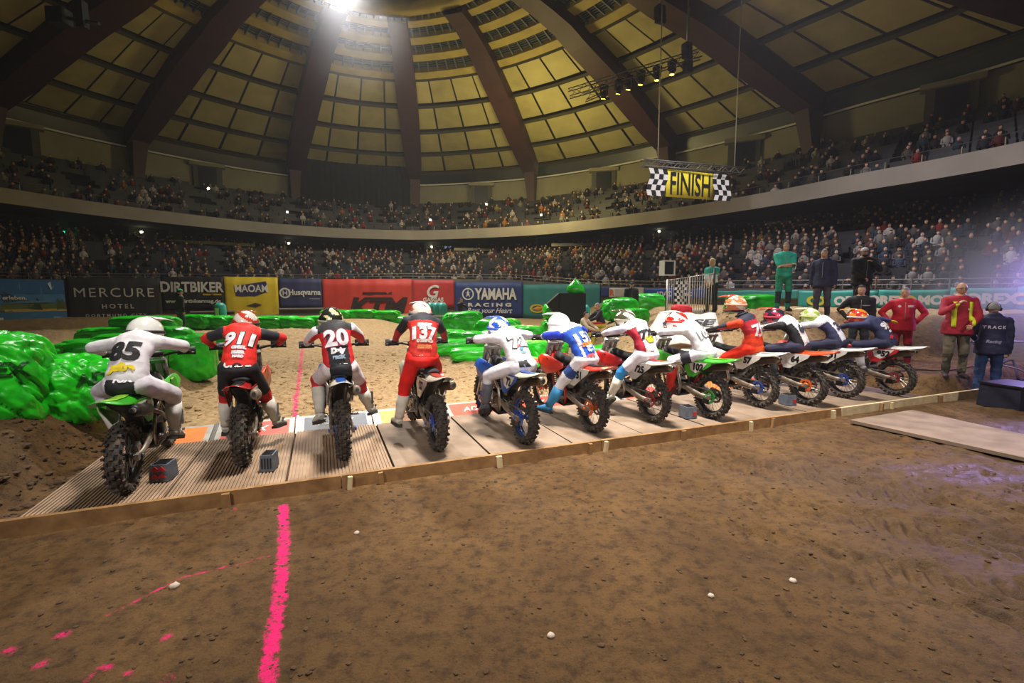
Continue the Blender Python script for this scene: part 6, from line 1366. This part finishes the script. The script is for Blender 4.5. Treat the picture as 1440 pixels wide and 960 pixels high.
o = link('red_bag', bale_mesh(90, .55, .4, .3, .05, (0, 0, 8), 3)); o.data.materials[0] = M('red fabric', '#c8202c', .6, var=.1); o.location = aty(958, 443, 13.0); tag(o, 'red bag on the ground before the crowd barrier', 'bag')
p = aty(966, 426, 13.9); root = thing('fire_extinguisher', 'red cylinder standing behind the crowd barrier', 'extinguisher', (p.x, 14.3, gz(p.x, 14.3)-.02)); MB().tube([(0, 0, 0), (0, 0, .5), (0, 0, .6)], [.09, .09, .03], 10).build('body', M('red fabric', '#c8202c'), root); MB().tube([(0, 0, .6), (0, 0, .7), (.1, 0, .7)], .02, 6).build('valve', m_bp, root)
o = link('tarpaulin', bale_mesh(91, 1.5, .8, .5, .05, (0, 0, 10), 2.5)); o.data.materials[0] = M('beige tarpaulin', '#b3a78e', .7, var=.1); p = aty(975, 433, 15.2); o.location = (p.x, 15.2, gz(p.x, 15.2)); o.scale = (.9, .8, .9); tag(o, 'beige rounded tarpaulin heap behind the crowd barrier', 'tarpaulin')
Q = [aty(900, 484, 11.2), aty(1018, 484, 10.6), aty(1006, 441, 12.0), aty(926, 441, 12.6)]
nx_ = 12; rows = [[Q[0].lerp(Q[1], i/nx_).lerp(Q[3].lerp(Q[2], i/nx_), j/6)+V((0, 0, .03*math.sin(i*1.3+j))) for j in range(7)] for i in range(nx_+1)]
root = thing('ground_banner', 'white sheet with black capitals lying on the slope behind riders in white', 'banner', (0, 0, 0)); c0 = (Q[0]+Q[2])/2; root.location = c0
MB().sheet([[q-c0 for q in r] for r in rows], .03).build('sheet', M('white sheet', '#cfcbc2', .6, var=.06), root)
ex = (Q[1]-Q[0]).normalized(); ey = ((Q[3]+Q[2])-(Q[0]+Q[1])).normalized(); mb = MB(); text_on(mb, 'CASE', .42, lambda a, b_: ex*(a+.22)+ey*(b_+.22)+ex.cross(ey)*.06, 0, width=1.25, bold=.02, shear=.2); mb.build('lettering', m_black, root)

# ============================================================ HANGING THINGS
A_, B2 = aty(912, 236, 27.0), aty(1027, 246, 28.7); zt = (A_.z+B2.z)/2; A_.z = B2.z = zt; d = (B2-A_); Wd = d.length; d.normalize(); hh = 1.5; n_ = V((d.y, -d.x, 0))
root = thing('finish_banner', 'hanging yellow finish banner with chequered ends', 'banner', (A_+B2)/2); u_f = lambda x, y, o=0: d*x+V((0, 0, y))+n_*o
MB().sheet([[u_f(Wd*.5*t, y) for y in (-hh, -hh/2, 0)] for t in np.linspace(-.58, .58, 8)], .03).build('yellow_cloth', M('finish yellow', '#e2cf28', .6, var=.05), root)
for sx, (x0, x1) in ((-1, (-.5, -.29)), (1, (.29, .5))):
    mb = MB()
    for i in range(4):
        for j in range(5):
            xa, xb = lerp(x0, x1, i/4)*Wd, lerp(x0, x1, (i+1)/4)*Wd; ya, yb = -hh*j/5, -hh*(j+1)/5; sk = lambda y: .12*sx*math.sin(y*4)
            mb.add([u_f(xa+sk(ya), ya, .03), u_f(xb+sk(ya), ya, .03), u_f(xb+sk(yb), yb, .03), u_f(xa+sk(yb), yb, .03)], [(0, 1, 2, 3)], (i+j) % 2)
    mb.build('chequered_end', [m_white, m_black], root)
mb = MB(); text_on(mb, 'FINISH', 1.75, lambda a, b_: u_f(a, b_-hh/2, .04), 0, width=2.75, bold=.03); mb.build('lettering', m_black, root)
m_tr = M('truss alloy', '#6e6e6a', .5, .6, var=.05)
def truss(name, label, a, b_, w=.4, cat='truss'):
    a, b_ = V(a), V(b_); L_ = (b_-a).length; x, y, dd = frame(b_-a); root = thing(name, label, cat, a); cs = [(-w/2, -w/2), (w/2, -w/2), (w/2, w/2), (-w/2, w/2)]
    for cx, cy in cs: MB().tube([x*cx+y*cy, x*cx+y*cy+dd*L_], .035, 6).build('chord', m_tr, root)
    mb = MB(); n = int(L_/(w*1.1)); 
    for i in range(n):
        for j in range(4):
            p, q = cs[j], cs[(j+1) % 4]; 
            if i % 2: p, q = q, p
            mb.tube([x*p[0]+y*p[1]+dd*(L_*i/n), x*q[0]+y*q[1]+dd*(L_*(i+1)/n)], .018, 4, sm=False)
    o = mb.build('lattice', m_tr, root); o['kind'] = 'stuff'; return root
ta, tb = aty(903, 229, 27.0), aty(1045, 241, 28.8); tb.z = ta.z; truss('truss', 'horizontal silver truss carrying the finish banner', ta, tb, .34)
for px, Y, t, lb in ((925, 27.3, 0, 'left one of the two steel cables holding the finish truss'), (1033, 28.5, 0, 'right one of the two steel cables holding the finish truss')):
    p = aty(px, 230, Y); o = MB().tube([(0, 0, 0), (.0, .1, 14.5)], .03, 5).build('steel_cable', M('cable steel', '#b9b4a6', .4, .4, var=0)); o.location = (p.x, Y, ta.z+.15); tag(o, lb, 'cable')
m_lens = M('lit lens', '#ffe860', .3, var=0, emit='#ffe23c', estr=9)
def moving_head(px, py, Y, label, tilt=.5, lit=True):
    p = aty(px, py, Y); root = thing('stage_light', label, 'lamp', p, .3); MB().box((0, 0, .55), (.5, .4, .2)).build('base', m_bp, root); mb = MB()
    mb.box((0, 0, .46), (.5, .2, .05))
    for s_ in (-1, 1): mb.box((s_*.23, 0, .25), (.06, .2, .5))
    mb.build('yoke', m_bp, root); R = Matrix.Rotation(tilt, 3, 'X'); MB().tube([R@V((0, 0, .3)), R@V((0, 0, 0)), R@V((0, 0, -.22))], [.12, .19, .16], 12).build('head', m_bp, root)
    if lit: MB().tube([R@V((0, 0, -.225)), R@V((0, 0, -.235))], .14, 12).build('lens', m_lens, root)
t1, t2 = aty(800, 132, 34), aty(985, 76, 33); truss('truss', 'dark lighting truss under the dome above the finish banner', t1, t2, .5)
for i, (px, py) in enumerate(((870, 127), (884, 121), (901, 114), (924, 108), (945, 100))): moving_head(px, py, 33.5, 'yellow stage light on the dome truss, %s from its left' % ['first', 'second', 'third', 'fourth', 'fifth'][i], .4-.1*i)
moving_head(849, 134, 34, 'small white stage light left of the yellow row under the dome', .3)
truss('truss', 'short dark truss piece left of the stage lights', aty(822, 137, 36), aty(848, 126, 36), .5)
def speaker_array(px, py, Y, n, label):
    p = aty(px, py, Y); root = thing('speaker_array', label, 'speaker', p, .4); 
    for k in range(n): MB().box((0, -.03*k*k*.3, -.25*k), (.5, .45, .24), Matrix.Rotation(.10*k, 3, 'X')).build('cabinet', m_bp, root)
    MB().tube([(0, 0, .2), (0, 0, 3.5)], .05, 6).build('hanger', m_steel, root)
speaker_array(966, 64, 32, 4, 'black line speaker array hanging above the finish banner, upper one'); speaker_array(967, 88, 33, 3, 'black slim speaker array hanging just below the upper one'); speaker_array(928, 12, 30, 4, 'black speaker array beside the left finish cable at the top')
p = aty(98, 24, 24); root = thing('camera_rig', 'dark lamp rig hanging under the roof at the upper left', 'rig', p); MB().box((-.5, 0, 0), (.8, .6, .7)).build('lamp_housing', m_bp, root); MB().box((.6, 0, .1), (.35, .35, 1.2)).build('clamp', m_bp, root); MB().tube([(-1, 0, .1), (1.4, 0, -.3)], .08, 6).build('arm', m_bp, root); MB().tube([(.6, 0, .7), (.6, 0, 6)], .03, 5).build('hanger', m_steel, root)
# ---- thin smoke in the hall air, thicker round the beam under the lantern and by the violet lamp
def haze(name, label, dens, shape, c, fall=False):
    mh = bpy.data.materials.new(name); mh.use_nodes = True; nt = mh.node_tree; nt.nodes.clear(); ou = nt.nodes.new('ShaderNodeOutputMaterial'); v_ = nt.nodes.new('ShaderNodeVolumeScatter')
    v_.inputs['Color'].default_value = (.92, .92, 1, 1); v_.inputs['Density'].default_value = dens; v_.inputs['Anisotropy'].default_value = .2; nt.links.new(v_.outputs[0], ou.inputs['Volume'])
    if fall:
        tc = nt.nodes.new('ShaderNodeTexCoord'); le = nt.nodes.new('ShaderNodeVectorMath'); le.operation = 'LENGTH'; nt.links.new(tc.outputs['Object'], le.inputs[0])
        mr = nt.nodes.new('ShaderNodeMapRange'); mr.interpolation_type = 'SMOOTHERSTEP'; mr.inputs[1].default_value = 0; mr.inputs[2].default_value = 1; mr.inputs[3].default_value = dens; mr.inputs[4].default_value = 0; nt.links.new(le.outputs['Value'], mr.inputs[0]); nt.links.new(mr.outputs[0], v_.inputs['Density'])
        o = MB().ell((0, 0, 0), (1, 1, 1), None, 24, 16).build(name, mh); o.scale = shape; o.location = c
    else: o = MB().box(c, shape).build(name, mh)
    o['kind'] = 'stuff'; tag(o, label, 'haze'); return o
haze('haze', 'thin smoke hanging in the air of the arena', .0006, (80, 78, 23.4), (-2, 27, 11.5))
haze('haze', 'bright smoke in the white beam under the dome', .020, (6, 6, 7), aty(478, 10, 31), True)
haze('haze', 'violet-lit smoke at the right edge of the dirt', .22, (3.4, 3.2, 2.6), (11.6, 10.2, 2.0), True)
p = aty(478, -48, 30.5); root = thing('floodlight', 'glaring white floodlight at the top under the dome ring', 'lamp', p); MB().tube([(0, 0, .3), (0, 0, -.2)], [.3, .5], 12).build('housing', m_bp, root); MB().tube([(0, 0, -.21), (0, 0, -.23)], .42, 12).build('lens', M('flood lens', '#e8f0ff', .3, var=0, emit='#e8f0ff', estr=60), root)
lamp('beam_lamp', 'SPOT', (p.x, p.y, p.z-.5), 3000, (.86, .9, 1), (p.x+.6, p.y+1, 0), spot_size=math.radians(48), spot_blend=.9, shadow_soft_size=.4)
